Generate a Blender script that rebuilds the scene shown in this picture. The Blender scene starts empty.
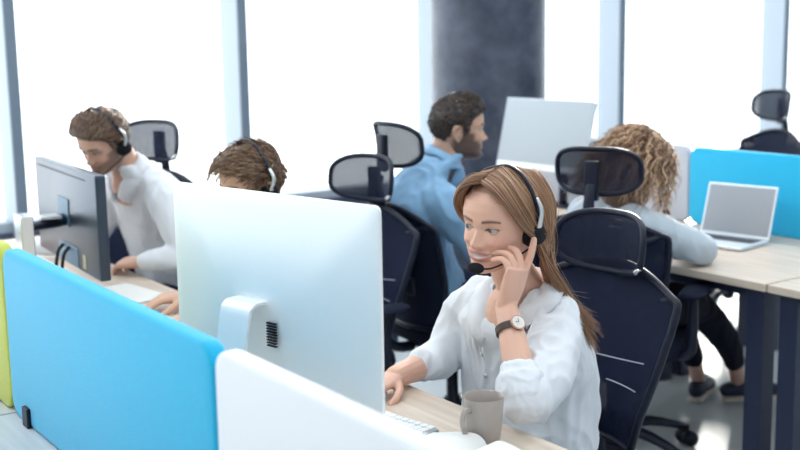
import bpy, math, random
import numpy as np
from mathutils import Vector, Matrix, noise
random.seed(7); rng = np.random.RandomState(7)
PI = math.pi
sc = bpy.context.scene
COL = sc.collection
V3 = lambda *a: np.array(a, float)

# ------------------------------------------------------------------ materials
def newmat(name):
    m = bpy.data.materials.new(name); m.use_nodes = True
    return m, m.node_tree.nodes, m.node_tree.links, m.node_tree.nodes['Principled BSDF']
def mat(name, col, rough=.5, metal=0, bump=0, bscale=200, var=0, vscale=6, sheen=0, coat=0, spec=.5, attr=False, sss=0, stretch=None):
    m, N, L, P = newmat(name)
    P.inputs['Base Color'].default_value = (*col, 1)
    P.inputs['Roughness'].default_value = rough; P.inputs['Metallic'].default_value = metal
    P.inputs['Specular IOR Level'].default_value = spec
    P.inputs['Sheen Weight'].default_value = sheen; P.inputs['Coat Weight'].default_value = coat
    if sss:
        P.inputs['Subsurface Weight'].default_value = sss
        P.inputs['Subsurface Radius'].default_value = (.012, .005, .003); P.inputs['Subsurface Scale'].default_value = 1
    tc = N.new('ShaderNodeTexCoord'); src = tc.outputs['Object']
    if stretch:
        mp = N.new('ShaderNodeMapping'); mp.inputs['Scale'].default_value = stretch
        L.new(src, mp.inputs['Vector']); src = mp.outputs['Vector']
    base = None
    if attr:
        a = N.new('ShaderNodeAttribute'); a.attribute_name = 'Col'; base = a.outputs['Color']
    if var:
        n = N.new('ShaderNodeTexNoise'); n.inputs['Scale'].default_value = vscale; n.inputs['Detail'].default_value = 6
        L.new(src, n.inputs['Vector'])
        r = N.new('ShaderNodeMapRange'); r.inputs['From Min'].default_value = .3; r.inputs['From Max'].default_value = .7
        r.inputs['To Min'].default_value = 1-var; r.inputs['To Max'].default_value = 1+var*.6
        L.new(n.outputs['Fac'], r.inputs['Value'])
        mx = N.new('ShaderNodeVectorMath'); mx.operation = 'SCALE'
        if base is not None: L.new(base, mx.inputs[0])
        else: mx.inputs[0].default_value = col
        L.new(r.outputs['Result'], mx.inputs['Scale']); base = mx.outputs['Vector']
    if base is not None: L.new(base, P.inputs['Base Color'])
    if bump:
        n2 = N.new('ShaderNodeTexNoise'); n2.inputs['Scale'].default_value = bscale; n2.inputs['Detail'].default_value = 3
        L.new(tc.outputs['Object'], n2.inputs['Vector'])
        b = N.new('ShaderNodeBump'); b.inputs['Strength'].default_value = bump; b.inputs['Distance'].default_value = .003
        L.new(n2.outputs['Fac'], b.inputs['Height']); L.new(b.outputs['Normal'], P.inputs['Normal'])
    return m

def cotton(name, col):
    m, N, L, P = newmat(name)
    P.inputs['Base Color'].default_value = (*col, 1); P.inputs['Roughness'].default_value = .8
    P.inputs['Sheen Weight'].default_value = .15; P.inputs['Specular IOR Level'].default_value = .3
    tc = N.new('ShaderNodeTexCoord'); mp = N.new('ShaderNodeMapping'); mp.inputs['Scale'].default_value = (1.3, 1.3, .6); mp.inputs['Rotation'].default_value = (.5, .4, .3)
    L.new(tc.outputs['Object'], mp.inputs['Vector'])
    n = N.new('ShaderNodeTexNoise'); n.noise_type = 'RIDGED_MULTIFRACTAL'; n.inputs['Scale'].default_value = 6.5; n.inputs['Detail'].default_value = 1.5
    n.inputs['Distortion'].default_value = .8; L.new(mp.outputs['Vector'], n.inputs['Vector'])
    b = N.new('ShaderNodeBump'); b.inputs['Strength'].default_value = .55; b.inputs['Distance'].default_value = .010
    L.new(n.outputs['Fac'], b.inputs['Height'])
    n2 = N.new('ShaderNodeTexNoise'); n2.inputs['Scale'].default_value = 320; L.new(tc.outputs['Object'], n2.inputs['Vector'])
    b2 = N.new('ShaderNodeBump'); b2.inputs['Strength'].default_value = .15; b2.inputs['Distance'].default_value = .002
    L.new(n2.outputs['Fac'], b2.inputs['Height']); L.new(b.outputs['Normal'], b2.inputs['Normal']); L.new(b2.outputs['Normal'], P.inputs['Normal'])
    return m
def wood_mat():
    m, N, L, P = newmat('pale_oak')
    tc = N.new('ShaderNodeTexCoord'); mp = N.new('ShaderNodeMapping'); mp.inputs['Scale'].default_value = (1.2, 14, 14)
    L.new(tc.outputs['Object'], mp.inputs['Vector'])
    n = N.new('ShaderNodeTexNoise'); n.inputs['Scale'].default_value = 3; n.inputs['Detail'].default_value = 8
    L.new(mp.outputs['Vector'], n.inputs['Vector'])
    cr = N.new('ShaderNodeValToRGB'); cr.color_ramp.elements[0].position = .3; cr.color_ramp.elements[1].position = .72
    cr.color_ramp.elements[0].color = (.58, .47, .38, 1); cr.color_ramp.elements[1].color = (.74, .64, .54, 1)
    L.new(n.outputs['Fac'], cr.inputs['Fac']); L.new(cr.outputs['Color'], P.inputs['Base Color'])
    P.inputs['Roughness'].default_value = .42
    return m
def mesh_mat(name, col, hole):
    m, N, L, P = newmat(name)
    P.inputs['Base Color'].default_value = (*col, 1); P.inputs['Roughness'].default_value = .7; P.inputs['Specular IOR Level'].default_value = .2
    tc = N.new('ShaderNodeTexCoord'); v = N.new('ShaderNodeTexVoronoi'); v.inputs['Scale'].default_value = 330
    mp = N.new('ShaderNodeMapping'); mp.inputs['Scale'].default_value = (1, 1, .45)
    L.new(tc.outputs['Object'], mp.inputs['Vector']); L.new(mp.outputs['Vector'], v.inputs['Vector'])
    r = N.new('ShaderNodeMapRange'); r.inputs['From Min'].default_value = .30; r.inputs['From Max'].default_value = .45
    r.inputs['To Min'].default_value = hole; r.inputs['To Max'].default_value = hole*.75
    L.new(v.outputs['Distance'], r.inputs['Value'])
    t = N.new('ShaderNodeBsdfTransparent'); mx = N.new('ShaderNodeMixShader')
    L.new(r.outputs['Result'], mx.inputs['Fac']); L.new(P.outputs['BSDF'], mx.inputs[1]); L.new(t.outputs['BSDF'], mx.inputs[2])
    L.new(mx.outputs['Shader'], N['Material Output'].inputs['Surface'])
    return m
def glass_mat():
    m, N, L, P = newmat('window_glass')
    t = N.new('ShaderNodeBsdfTransparent'); t.inputs['Color'].default_value = (.97, .99, 1, 1)
    g = N.new('ShaderNodeBsdfGlossy'); g.inputs['Roughness'].default_value = .02
    mx = N.new('ShaderNodeMixShader'); mx.inputs['Fac'].default_value = .04
    L.new(t.outputs['BSDF'], mx.inputs[1]); L.new(g.outputs['BSDF'], mx.inputs[2])
    L.new(mx.outputs['Shader'], N['Material Output'].inputs['Surface'])
    return m
def floor_mat():
    m, N, L, P = newmat('grey_floor')
    tc = N.new('ShaderNodeTexCoord'); n = N.new('ShaderNodeTexNoise'); n.inputs['Scale'].default_value = 1.1; n.inputs['Detail'].default_value = 8
    L.new(tc.outputs['Object'], n.inputs['Vector'])
    cr = N.new('ShaderNodeValToRGB'); cr.color_ramp.elements[0].position = .35; cr.color_ramp.elements[1].position = .65
    cr.color_ramp.elements[0].color = (.50, .56, .60, 1); cr.color_ramp.elements[1].color = (.62, .68, .71, 1)
    L.new(n.outputs['Fac'], cr.inputs['Fac']); L.new(cr.outputs['Color'], P.inputs['Base Color'])
    P.inputs['Roughness'].default_value = .55
    return m
def column_mat():
    m, N, L, P = newmat('dark_concrete')
    tc = N.new('ShaderNodeTexCoord'); n = N.new('ShaderNodeTexNoise'); n.inputs['Scale'].default_value = 5; n.inputs['Detail'].default_value = 9
    n.inputs['Roughness'].default_value = .65
    L.new(tc.outputs['Object'], n.inputs['Vector'])
    cr = N.new('ShaderNodeValToRGB'); cr.color_ramp.elements[0].position = .3; cr.color_ramp.elements[1].position = .7
    cr.color_ramp.elements[0].color = (.016, .024, .048, 1); cr.color_ramp.elements[1].color = (.075, .09, .13, 1)
    L.new(n.outputs['Fac'], cr.inputs['Fac']); L.new(cr.outputs['Color'], P.inputs['Base Color'])
    v = N.new('ShaderNodeTexVoronoi'); v.inputs['Scale'].default_value = 16; L.new(tc.outputs['Object'], v.inputs['Vector'])
    b = N.new('ShaderNodeBump'); b.inputs['Strength'].default_value = .35; b.inputs['Distance'].default_value = .02
    L.new(n.outputs['Fac'], b.inputs['Height']); L.new(b.outputs['Normal'], P.inputs['Normal'])
    P.inputs['Roughness'].default_value = .27
    return m

M = dict(
    wood=wood_mat(), floor=floor_mat(), column=column_mat(), glass=glass_mat(),
    grey_top=mat('grey_laminate', (.52, .55, .57), .5, var=.12, vscale=5, stretch=(1, 10, 1)),
    wall=mat('grey_spandrel', (.13, .17, .23), .5), frame=mat('window_aluminium', (.40, .46, .52), .5),
    strip=mat('mullion_shade', (.16, .21, .27), .5), framedark=mat('dark_gasket', (.06, .08, .13), .5), plaster=mat('white_plaster', (.85, .87, .88), .8),
    blue=mat('blue_felt', (.0, .47, .78), .85, bump=.4, bscale=500, var=.06, vscale=120, sheen=.3),
    yellow=mat('lime_felt', (.55, .60, .10), .85, bump=.4, bscale=500, sheen=.3),
    white=mat('white_felt', (.84, .86, .90), .85, bump=.3, bscale=500, sheen=.2),
    grey_felt=mat('grey_felt', (.52, .54, .60), .85, bump=.3, bscale=500),
    navy=mat('navy_steel', (.012, .020, .055), .45), blackp=mat('black_plastic', (.006, .009, .024), .42, spec=.3),
    cushion=mat('black_cloth', (.005, .008, .024), .85, spec=.2, bump=.3, bscale=600),
    mesh=mesh_mat('black_mesh', (.006, .011, .036), .14), hmesh=mesh_mat('headrest_mesh', (.012, .017, .042), .42),
    pale=mat('pale_piping', (.45, .5, .6), .6), chrome=mat('chrome', (.8, .8, .78), .2, 1),
    alu=mat('aluminium', (.88, .91, .93), .5, .3), alusat=mat('aluminium_satin', (.78, .84, .88), .4, .6),
    mirror=mat('brushed_steel', (.75, .78, .8), .22, .9), kcase=mat('keyboard_case', (.42, .45, .48), .4, .4), silver=mat('silver_plastic', (.62, .65, .68), .3, .5), screen=mat('black_glass', (.015, .018, .03), .06, coat=1),
    lscreen=mat('laptop_screen', (.30, .32, .35), .38, .75, coat=.15), monback=mat('graphite_back', (.05, .07, .105), .33, .55), monlabel=mat('blue_grey_plastic', (.10, .20, .30), .4),
    mongrey=mat('pale_grey_panel', (.42, .47, .51), .55), keys=mat('white_keys', (.85, .87, .88), .5),
    shirt=cotton('white_cotton', (.76, .79, .84)),
    shirt_blue=cotton('blue_cotton', (.22, .40, .60)),
    shirt_grey=cotton('pale_blue_cotton', (.50, .57, .64)),
    trousers=mat('black_trousers', (.006, .008, .018), .9, spec=.2), jeans=mat('navy_trousers', (.006, .010, .032), .9, spec=.2),
    skin=mat('skin', (.8, .5, .4), .48, attr=True, sss=.12), hair=mat('hair', (.3, .2, .1), .42, attr=True, spec=.6),
    eye=mat('eye', (.8, .8, .8), .12, attr=True, coat=.5),
    mug=mat('beige_glaze', (.42, .365, .33), .28, coat=.4, var=.1, vscale=9), mugin=mat('mug_inside', (.22, .24, .26), .4),
    paper=mat('paper', (.88, .88, .86), .8), strap=mat('brown_leather', (.05, .035, .03), .5),
    dial=mat('watch_dial', (.75, .72, .68), .3), rose=mat('rose_gold', (.35, .22, .17), .3, .9),
    button=mat('button', (.62, .66, .72), .35), sole=mat('pale_sole', (.72, .62, .56), .7), foam=mat('mic_foam', (.004, .004, .008), .95),
    lace=mat('white_lace', (.8, .8, .8), .7),
)

# ------------------------------------------------------------------ mesh tools
class MB:
    def __init__(s): s.v = []; s.f = []; s.c = []; s.n = 0; s.mi = []
    def add(s, vs, fs, col=(1, 1, 1), mi=0):
        vs = np.asarray(vs, float).reshape(-1, 3); s.v.append(vs)
        s.f += [tuple(int(i)+s.n for i in f) for f in fs]; s.mi += [mi]*len(fs)
        c = np.asarray(col, float)
        s.c.append(np.tile(c, (len(vs), 1)) if c.ndim == 1 else c); s.n += len(vs)
        return s
    def build(s, name, m, parent=None, smooth=True, bevel=0, angle=None):
        v = np.concatenate(s.v) if s.v else np.zeros((0, 3))
        q = parent
        while q is not None: v = v - np.array(q.location); q = q.parent
        me = bpy.data.meshes.new(name); me.from_pydata(v.tolist(), [], s.f); me.update()
        ms = m if isinstance(m, (list, tuple)) else [m]
        for k in ms: me.materials.append(k)
        if len(ms) > 1: me.polygons.foreach_set('material_index', s.mi)
        if any(getattr(k, 'name', '') in ('skin', 'hair', 'eye') for k in ms):
            a = me.color_attributes.new('Col', 'FLOAT_COLOR', 'POINT')
            cc = np.concatenate(s.c); a.data.foreach_set('color', np.hstack([cc, np.ones((len(cc), 1))]).ravel())
        if smooth: me.polygons.foreach_set('use_smooth', [True]*len(me.polygons))
        o = bpy.data.objects.new(name, me); COL.objects.link(o)
        if parent is not None: o.parent = parent
        if smooth and angle is not None: me.set_sharp_from_angle(angle=math.radians(angle))
        if bevel:
            b = o.modifiers.new('b', 'BEVEL'); b.width = bevel; b.segments = 3; b.limit_method = 'ANGLE'
        return o

def tag(o, label=None, cat=None, group=None, kind=None):
    if label: o['label'] = label
    if cat: o['category'] = cat
    if group: o['group'] = group
    if kind: o['kind'] = kind
    return o
def empty(name, loc=(0, 0, 0), label=None, cat=None, group=None, kind=None):
    o = bpy.data.objects.new(name, None); o.location = loc; COL.objects.link(o); o.empty_display_size = .1
    return tag(o, label, cat, group, kind)
def copy_tree(o, parent=None):
    c = o.copy(); COL.objects.link(c); c.parent = parent
    for ch in list(o.children): copy_tree(ch, c)
    return c
def Rz(a): c, s = math.cos(a), math.sin(a); return np.array([[c, -s, 0], [s, c, 0], [0, 0, 1]])
def Rx(a): c, s = math.cos(a), math.sin(a); return np.array([[1, 0, 0], [0, c, -s], [0, s, c]])
def Ry(a): c, s = math.cos(a), math.sin(a); return np.array([[c, 0, s], [0, 1, 0], [-s, 0, c]])
D = math.radians
def unit(v): v = np.asarray(v, float); return v/(np.linalg.norm(v)+1e-12)

def box(mb, lo, hi, mi=0, R=None, o=None):
    (x0, y0, z0), (x1, y1, z1) = lo, hi
    v = np.array([(x0, y0, z0), (x1, y0, z0), (x1, y1, z0), (x0, y1, z0), (x0, y0, z1), (x1, y0, z1), (x1, y1, z1), (x0, y1, z1)], float)
    if R is not None: v = v @ R.T
    if o is not None: v = v + o
    return mb.add(v, [(0, 3, 2, 1), (4, 5, 6, 7), (0, 1, 5, 4), (1, 2, 6, 5), (2, 3, 7, 6), (3, 0, 4, 7)], mi=mi)
def catmull(P, n):
    P = np.asarray(P, float)
    if len(P) < 3 or n <= 1: return P
    Q = np.vstack([2*P[0]-P[1], P, 2*P[-1]-P[-2]]); out = []
    for i in range(1, len(Q)-2):
        for k in range(n):
            t = k/n; a, b, c, d = Q[i-1], Q[i], Q[i+1], Q[i+2]
            out.append(.5*((2*b)+(-a+c)*t+(2*a-5*b+4*c-d)*t*t+(-a+3*b-3*c+d)*t**3))
    out.append(Q[-2]); return np.array(out)
def tube(mb, pts, rad, seg=12, sub=4, up=None, flat=1., cap=True, col=(1, 1, 1), mi=0, closed=False):
    """swept tube; `flat` squeezes the section along `up`"""
    pts = np.asarray(pts, float); k = len(pts)
    rad = np.asarray(rad, float) if np.ndim(rad) else np.full(k, float(rad))
    fl = np.asarray(flat, float) if np.ndim(flat) else np.full(k, float(flat))
    A = catmull(np.hstack([pts, rad[:, None], fl[:, None]]), sub)
    P, r, fl = A[:, :3], np.maximum(A[:, 3], 1e-4), A[:, 4]
    n = len(P)
    T = np.gradient(P, axis=0)
    if closed: T = np.roll(P, -1, 0)-np.roll(P, 1, 0)
    T /= np.linalg.norm(T, axis=1)[:, None]+1e-12
    u = np.array(up, float) if up is not None else (V3(0, 0, 1) if abs(T[0][2]) < .9 else V3(1, 0, 0))
    rings = []; th = np.arange(seg)*2*PI/seg
    def ring(c, t, u, r, f):
        b = unit(u-t*np.dot(u, t)); a = np.cross(b, t)
        return c+np.outer(np.cos(th)*r, a)+np.outer(np.sin(th)*r*f, b), b
    for i in range(n):
        rg, b = ring(P[i], T[i], u, r[i], fl[i])
        if up is None: u = b
        rings.append(rg)
    if cap and not closed:
        def dome(c, t, rg, s, rr):
            o = []
            for q in (.5, .87): o.append(c+(rg-c)*math.sqrt(1-q*q)+t*s*rr*q*.9)
            return o
        pre = dome(P[0], T[0], rings[0], -1, r[0]*min(1, fl[0]))[::-1]; post = dome(P[-1], T[-1], rings[-1], 1, r[-1]*min(1, fl[-1]))
        rings = pre+rings+post
    m = len(rings); vs = np.concatenate(rings); fs = []
    for i in range(m if closed else m-1):
        j = (i+1) % m
        for q in range(seg):
            p = (q+1) % seg; fs.append((i*seg+q, i*seg+p, j*seg+p, j*seg+q))
    if not closed:
        fs.append(tuple(range(seg))[::-1]); fs.append(tuple((m-1)*seg+q for q in range(seg)))
    return mb.add(vs, fs, col, mi)
def ellipsoid(mb, c, r, R=None, nu=20, nv=14, col=(1, 1, 1), mi=0):
    vs = []; fs = []
    for i in range(nv+1):
        ph = PI*i/nv
        for j in range(nu):
            a = 2*PI*j/nu; vs.append((math.sin(ph)*math.cos(a), math.sin(ph)*math.sin(a), math.cos(ph)))
    for i in range(nv):
        for j in range(nu):
            fs.append((i*nu+j, (i+1)*nu+j, (i+1)*nu+(j+1) % nu, i*nu+(j+1) % nu))
    v = np.array(vs)*np.array(r)
    if R is not None: v = v @ R.T
    return mb.add(v+np.array(c), fs, col, mi)
def lathe(mb, prof, c=(0, 0, 0), seg=40, mi=0):
    vs = []; fs = []; n = len(prof)
    for r, z in prof:
        for j in range(seg): a = 2*PI*j/seg; vs.append((r*math.cos(a)+c[0], r*math.sin(a)+c[1], z+c[2]))
    for i in range(n-1):
        for j in range(seg): fs.append((i*seg+j, i*seg+(j+1) % seg, (i+1)*seg+(j+1) % seg, (i+1)*seg+j))
    return mb.add(vs, fs, mi=mi)
def loft(mb, rings, col=(1, 1, 1)):
    """rings: equal-length closed loops -> capped solid"""
    k = len(rings[0]); vs = np.concatenate(rings); fs = []
    for i in range(len(rings)-1):
        for q in range(k):
            p = (q+1) % k; fs.append((i*k+q, i*k+p, (i+1)*k+p, (i+1)*k+q))
    fs.append(tuple(range(k))[::-1]); fs.append(tuple((len(rings)-1)*k+q for q in range(k)))
    return mb.add(vs, fs, col)
def roundrect(w, h, r, n=8):
    pts = []
    for cx, cz, a0 in ((w/2-r, h-r, 0), (-w/2+r, h-r, PI/2), (-w/2+r, r, PI), (w/2-r, r, 1.5*PI)):
        for k in range(n+1): a = a0+PI/2*k/n; pts.append((cx+r*math.cos(a), cz+r*math.sin(a)))
    return pts
def panel(mb, x0, x1, z0, z1, y, t, r=.04, soft=.008):
    """upright rounded panel along x, softened faces"""
    w, h = x1-x0, z1-z0; cx = (x0+x1)/2; rings = []
    for dy, ins in ((-t/2, soft), (-t/2+soft*.3, soft*.3), (-t/2+soft, 0), (t/2-soft, 0), (t/2-soft*.3, soft*.3), (t/2, soft)):
        rings.append(np.array([(cx+x, y+dy, z0+ins+z) for x, z in roundrect(w-2*ins, h-2*ins, max(r-ins, .003))]))
    rings = [r_[::-1] for r_ in rings]
    return loft(mb, rings)
def remesh(mb, voxel, smooth=2, fac=.5):
    v = np.concatenate(mb.v); me = bpy.data.meshes.new('tmp'); me.from_pydata(v.tolist(), [], mb.f)
    o = bpy.data.objects.new('tmp', me); COL.objects.link(o)
    r = o.modifiers.new('r', 'REMESH'); r.mode = 'VOXEL'; r.voxel_size = voxel
    if smooth: s = o.modifiers.new('s', 'SMOOTH'); s.iterations = smooth; s.factor = fac
    dg = bpy.context.evaluated_depsgraph_get(); ev = o.evaluated_get(dg); m2 = ev.to_mesh()
    vs = np.empty(len(m2.vertices)*3); m2.vertices.foreach_get('co', vs); vs = vs.reshape(-1, 3)
    ns = np.empty(len(m2.vertices)*3); m2.vertices.foreach_get('normal', ns); ns = ns.reshape(-1, 3)
    fs = [tuple(p.vertices) for p in m2.polygons]; ev.to_mesh_clear()
    bpy.data.objects.remove(o); bpy.data.meshes.remove(me)
    return vs, ns, fs

# ------------------------------------------------------------------ the setting
def struct(o): o['kind'] = 'structure'; return o
m = MB(); box(m, (-6.35, -2.5, -.1), (2.6, 11, 0)); struct(m.build('floor', M['floor'], smooth=False))
WX = -6.0
m = MB(); box(m, (WX-.2, -2.5, 0), (WX, 11, .585)); struct(m.build('wall_left', M['wall'], smooth=False))
m = MB(); box(m, (WX-.35, -2.5, 3.3), (2.6, 11, 3.45)); struct(m.build('ceiling', M['plaster'], smooth=False))
mull = [-1.35, .25, 1.771, 3.063, 4.46, 6.076, 7.928, 9.8, 10.95]
for i in range(len(mull)-1):
    a, b = mull[i], mull[i+1]
    w = struct(empty('window_%d' % (i+1), (WX, (a+b)/2, .585)))
    m = MB(); box(m, (WX-.07, a+.001, .60), (WX-.055, b-.061, 3.28)); m.build('pane', M['glass'], w, smooth=False)
    m = MB(); box(m, (WX-.10, a+.001, .588), (WX+.03, b-.061, .66)); m.build('window_sill', M['frame'], w, smooth=False)
    m = MB(); box(m, (WX-.10, a+.001, .585), (WX+.045, b-.061, .61)); m.build('sill_gasket', M['framedark'], w, smooth=False)
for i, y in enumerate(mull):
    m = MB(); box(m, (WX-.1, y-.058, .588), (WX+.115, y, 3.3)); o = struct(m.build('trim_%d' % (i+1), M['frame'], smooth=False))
    m = MB(); box(m, (WX+.1155, y-.056, .588), (WX+.125, y-.001, 3.3)); m.build('shade_strip', M['strip'], o, smooth=False)  # dark strip paints the back-lit shade of the mullion's room side
m = MB(); box(m, (WX, -2.6, 0), (2.7, -2.5, 3.3)); struct(m.build('wall_front', M['plaster'], smooth=False))
m = MB(); box(m, (2.6, -2.5, 0), (2.7, 11, 3.3)); struct(m.build('wall_right', M['plaster'], smooth=False))
m = MB(); box(m, (WX, 11, 0), (2.7, 11.1, 3.3)); struct(m.build('wall_back', M['plaster'], smooth=False))
# concrete column
m = MB()
lathe(m, [(.001, 0), (.345, 0), (.345, 3.3), (.001, 3.3)], (-5.40, 4.42, 0), 64)
tag(m.build('concrete_column', M['column'], angle=40), 'thick round dark grey concrete column standing in front of the windows', 'column')

# ------------------------------------------------------------------ desks and dividers
def desk(x0, x1, y0, y1, label, top, group=None, legs=None):
    r = empty('desk', ((x0+x1)/2, (y0+y1)/2, 0), label, 'desk', group)
    m = MB(); box(m, (x0+.002, y0, .712), (x1-.002, y1, .74)); m.build('desktop', top, r, smooth=False, bevel=.003)
    for ya in (y0+.10, y1-.14):
        fr = MB(); box(fr, (x0+.06, ya, .66), (x1-.06, ya+.04, .712)); fr.build('frame_rail', M['navy'], r, smooth=False)
    for x in (x0+.03, x1-.10):
        for y in (y0+.03, y1-.10):
            m = MB(); box(m, (x, y, 0), (x+.07, y+.07, .712)); m.build('leg', M['navy'], r, smooth=False, bevel=.003)
    return r
desk(-2.6, -1.4, .76, 1.56, 'pale wooden desk where the smiling woman works', M['wood'])
desk(-1.395, -.2, .76, 1.56, 'empty pale wooden desk continuing right behind the white foreground divider', M['wood'])
desk(-3.8, -2.605, .76, 1.56, 'pale wooden desk between the young men and the blue foreground divider', M['wood'])
desk(-5.0, -3.805, .76, 1.56, 'pale wooden desk at the window end where the left man writes', M['wood'])
desk(-2.6, -1.4, -.05, .757, 'grey desk on the near side of the blue foreground divider', M['grey_top'])
desk(-3.8, -2.605, -.05, .757, 'grey desk on the near side of the lime divider', M['grey_top'])
desk(-3.59, -2.39, 3.15, 3.968, 'light desk carrying the open laptop in front of the blue rear divider', M['wood'])
desk(-2.385, -1.19, 3.15, 3.968, 'light desk cut off at the right edge of the picture', M['wood'])
desk(-4.8, -3.595, 3.15, 3.968, 'desk carrying the pale grey monitor beside the column', M['wood'])
desk(-3.59, -2.39, 3.97, 4.75, 'far side desk behind the blue rear divider', M['wood'])
desk(-4.8, -3.595, 3.97, 4.75, 'far side desk behind the grey rear divider', M['wood'])

def divider(x0, x1, y, z0, z1, m_, label, r=.045):
    o = empty('desk_divider', ((x0+x1)/2, y, z0), label, 'divider')
    m = MB(); panel(m, x0, x1, z0, z1, y, .034, r); m.build('felt_panel', m_, o)
    for x in (x0+.12, x1-.12):
        m = MB(); box(m, (x-.018, y-.026, .741), (x+.018, y-.0165, .785)); m.build('clamp', M['blackp'], o, smooth=False, bevel=.002)
    return o
divider(-2.60, -1.527, .7325, .7405, 1.128, M['blue'], 'long bright blue felt divider in the foreground between lime and white dividers')
divider(-1.522, -.45, .7325, .7405, 1.128, M['white'], 'white felt divider at the bottom of the picture in front of the large monitor', .035)
divider(-3.68, -2.606, .7325, .7405, 1.128, M['yellow'], 'lime green felt divider at the left edge of the picture')
divider(-3.41, -2.335, 3.95, .7405, 1.078, M['blue'], 'bright blue felt divider behind the open laptop')
divider(-4.49, -3.415, 3.95, .7405, 1.08, M['grey_felt'], 'pale grey felt divider beside the curly haired woman')
divider(-2.33, -1.25, 3.95, .7405, 1.078, M['blue'], 'blue felt divider continuing past the right edge')

# ------------------------------------------------------------------ office chair
def back_pt(u, v, off=0):
    z = .50+.46*v - .035*(u*u)*v + .008*(1-u*u)*v
    hw = np.interp(v, [0, .15, .45, .8, .93, 1], [.165, .19, .225, .25, .25, .215])
    y = np.interp(v, [0, .2, .45, .75, 1], [.225, .215, .235, .27, .30]) - .055*u*u*(1-.2*v) + off
    return V3(u*hw, y, z)
def head_pt_c(a, s, off=0):
    # rounded frame outline scaled by s
    n = 3.0; c, d = math.cos(a), math.sin(a)
    x = .15*s*math.copysign(abs(c)**(2/n), c); z = .078*s*math.copysign(abs(d)**(2/n), d)
    y = .275 - .9*x*x*2.2 + .9*(z-.0)**2*4 - (.02 if z < 0 else 0)*(-z/.078) + off
    return V3(x, y, 1.082+z+.12*x*x*0)
def make_chair():
    r = empty('office_chair')
    for k in range(5):
        a = 2*PI*k/5+.3; d = V3(math.cos(a), math.sin(a), 0)
        m = MB(); tube(m, [d*.03+V3(0, 0, .13), d*.16+V3(0, 0, .125), d*.33+V3(0, 0, .075)], [.028, .024, .017], 10, 3, up=(0, 0, 1), flat=.8)
        leg = m.build('leg', M['blackp'], r)
        m = MB(); s = np.cross(d, V3(0, 0, 1)); c = d*.335+V3(0, 0, .031)
        for q in (-1, 1):
            tube(m, [c+s*q*.008, c+s*q*.026], .03, 16, 1, cap=True)
        m.build('caster', M['blackp'], leg)
    m = MB(); tube(m, [(0, 0, .09), (0, 0, .17), (0, 0, .175), (0, 0, .40)], [.035, .033, .024, .022], 14, 1); m.build('gas_column', M['blackp'], r)
    m = MB(); box(m, (-.10, -.12, .385), (.10, .14, .425)); m.build('tilt_mechanism', M['blackp'], r, bevel=.01)
    m = MB(); rings = []
    for z, s in ((.425, .90), (.435, .97), (.455, 1.), (.48, .985), (.492, .92)):
        ring = []
        for q in range(48):
            a = 2*PI*q/48; c, d = math.cos(a), math.sin(a)
            x = .25*s*math.copysign(abs(c)**.55, c); y = .245*s*math.copysign(abs(d)**.55, d)-.03
            ring.append((x, y, z-(.025 if y < -.2 else 0)*(z > .44)*min(1, (-y-.2)/.06)))
        rings.append(np.array(ring))
    loft(m, rings); m.build('seat', M['cushion'], r, angle=60)
    # backrest: frame > mesh panel, piping
    per = [back_pt(-1, v) for v in np.linspace(0, .93, 12)]+[back_pt(u, 1-.07*abs(u)**3) for u in np.linspace(-.93, .93, 11)]+[back_pt(1, v) for v in np.linspace(.93, 0, 12)]+[back_pt(u, 0) for u in np.linspace(.8, -.8, 7)]
    m = MB(); tube(m, per, .0105, 10, 2, closed=True, up=None); fr = m.build('backrest', M['blackp'], r)
    def sheet(fn, nu, nv, t=.0025):
        P = np.array([[fn(u, v) for v in np.linspace(0, 1, nv)] for u in np.linspace(-1, 1, nu)])
        a = P.reshape(-1, 3); b = a+V3(0, t, 0); k = len(a); fs = []
        for i in range(nu-1):
            for j in range(nv-1):
                q = (i*nv+j, (i+1)*nv+j, (i+1)*nv+j+1, i*nv+j+1); fs.append(q); fs.append(tuple(x+k for x in q[::-1]))
        return np.vstack([a, b]), fs
    def bfn(u, v):
        lim = 1 if v < .93 else 1-.12*((v-.93)/.07)**2
        return back_pt(u*lim*.99, v*.985+.005)
    m = MB(); m.add(*sheet(bfn, 25, 25)); m.build('mesh_panel', M['mesh'], fr)
    m = MB(); tube(m, [back_pt(u, .56-.09*(1-u*u), -.003) for u in np.linspace(-.75, .75, 9)], .0016, 6, 2)
    tube(m, [back_pt(u, .36-.015*(1-u*u), -.003) for u in np.linspace(.2, .75, 5)], .0016, 6, 2); m.build('piping', M['pale'], fr)
    m = MB(); box(m, (-.13, -.02, -.035), (.13, .0, .035), o=V3(0, .272, .67)); m.build('lumbar_pad', M['blackp'], r, bevel=.01)
    # spine
    m = MB(); tube(m, [(0, .10, .41), (0, .27, .42), (0, .315, .52), (0, .305, .75), (0, .335, .93), (0, .335, 1.0), (0, .315, 1.07)], [.03, .032, .03, .026, .022, .02, .018], 12, 4, up=(0, 1, 0), flat=.6)
    for q in (-1, 1): tube(m, [(0, .315, .80), (q*.10, .30, .86), (q*.215, .262, .90)], [.018, .014, .010], 10, 3)
    m.build('spine', M['blackp'], r)
    # headrest
    hr = None
    m = MB(); tube(m, [head_pt_c(a, 1) for a in np.linspace(0, 2*PI, 36, endpoint=False)], .0088, 10, 1, closed=True)
    hr = m.build('headrest', M['blackp'], r)
    m = MB(); vs = [head_pt_c(0, 0)]; fs = []; K = 36; S = 8
    for i in range(1, S+1):
        for q in range(K): vs.append(head_pt_c(2*PI*q/K, i/S))
    for q in range(K): fs.append((0, 1+q, 1+(q+1) % K))
    for i in range(S-1):
        for q in range(K):
            p = (q+1) % K; fs.append((1+i*K+q, 1+(i+1)*K+q, 1+(i+1)*K+p, 1+i*K+p))
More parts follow.
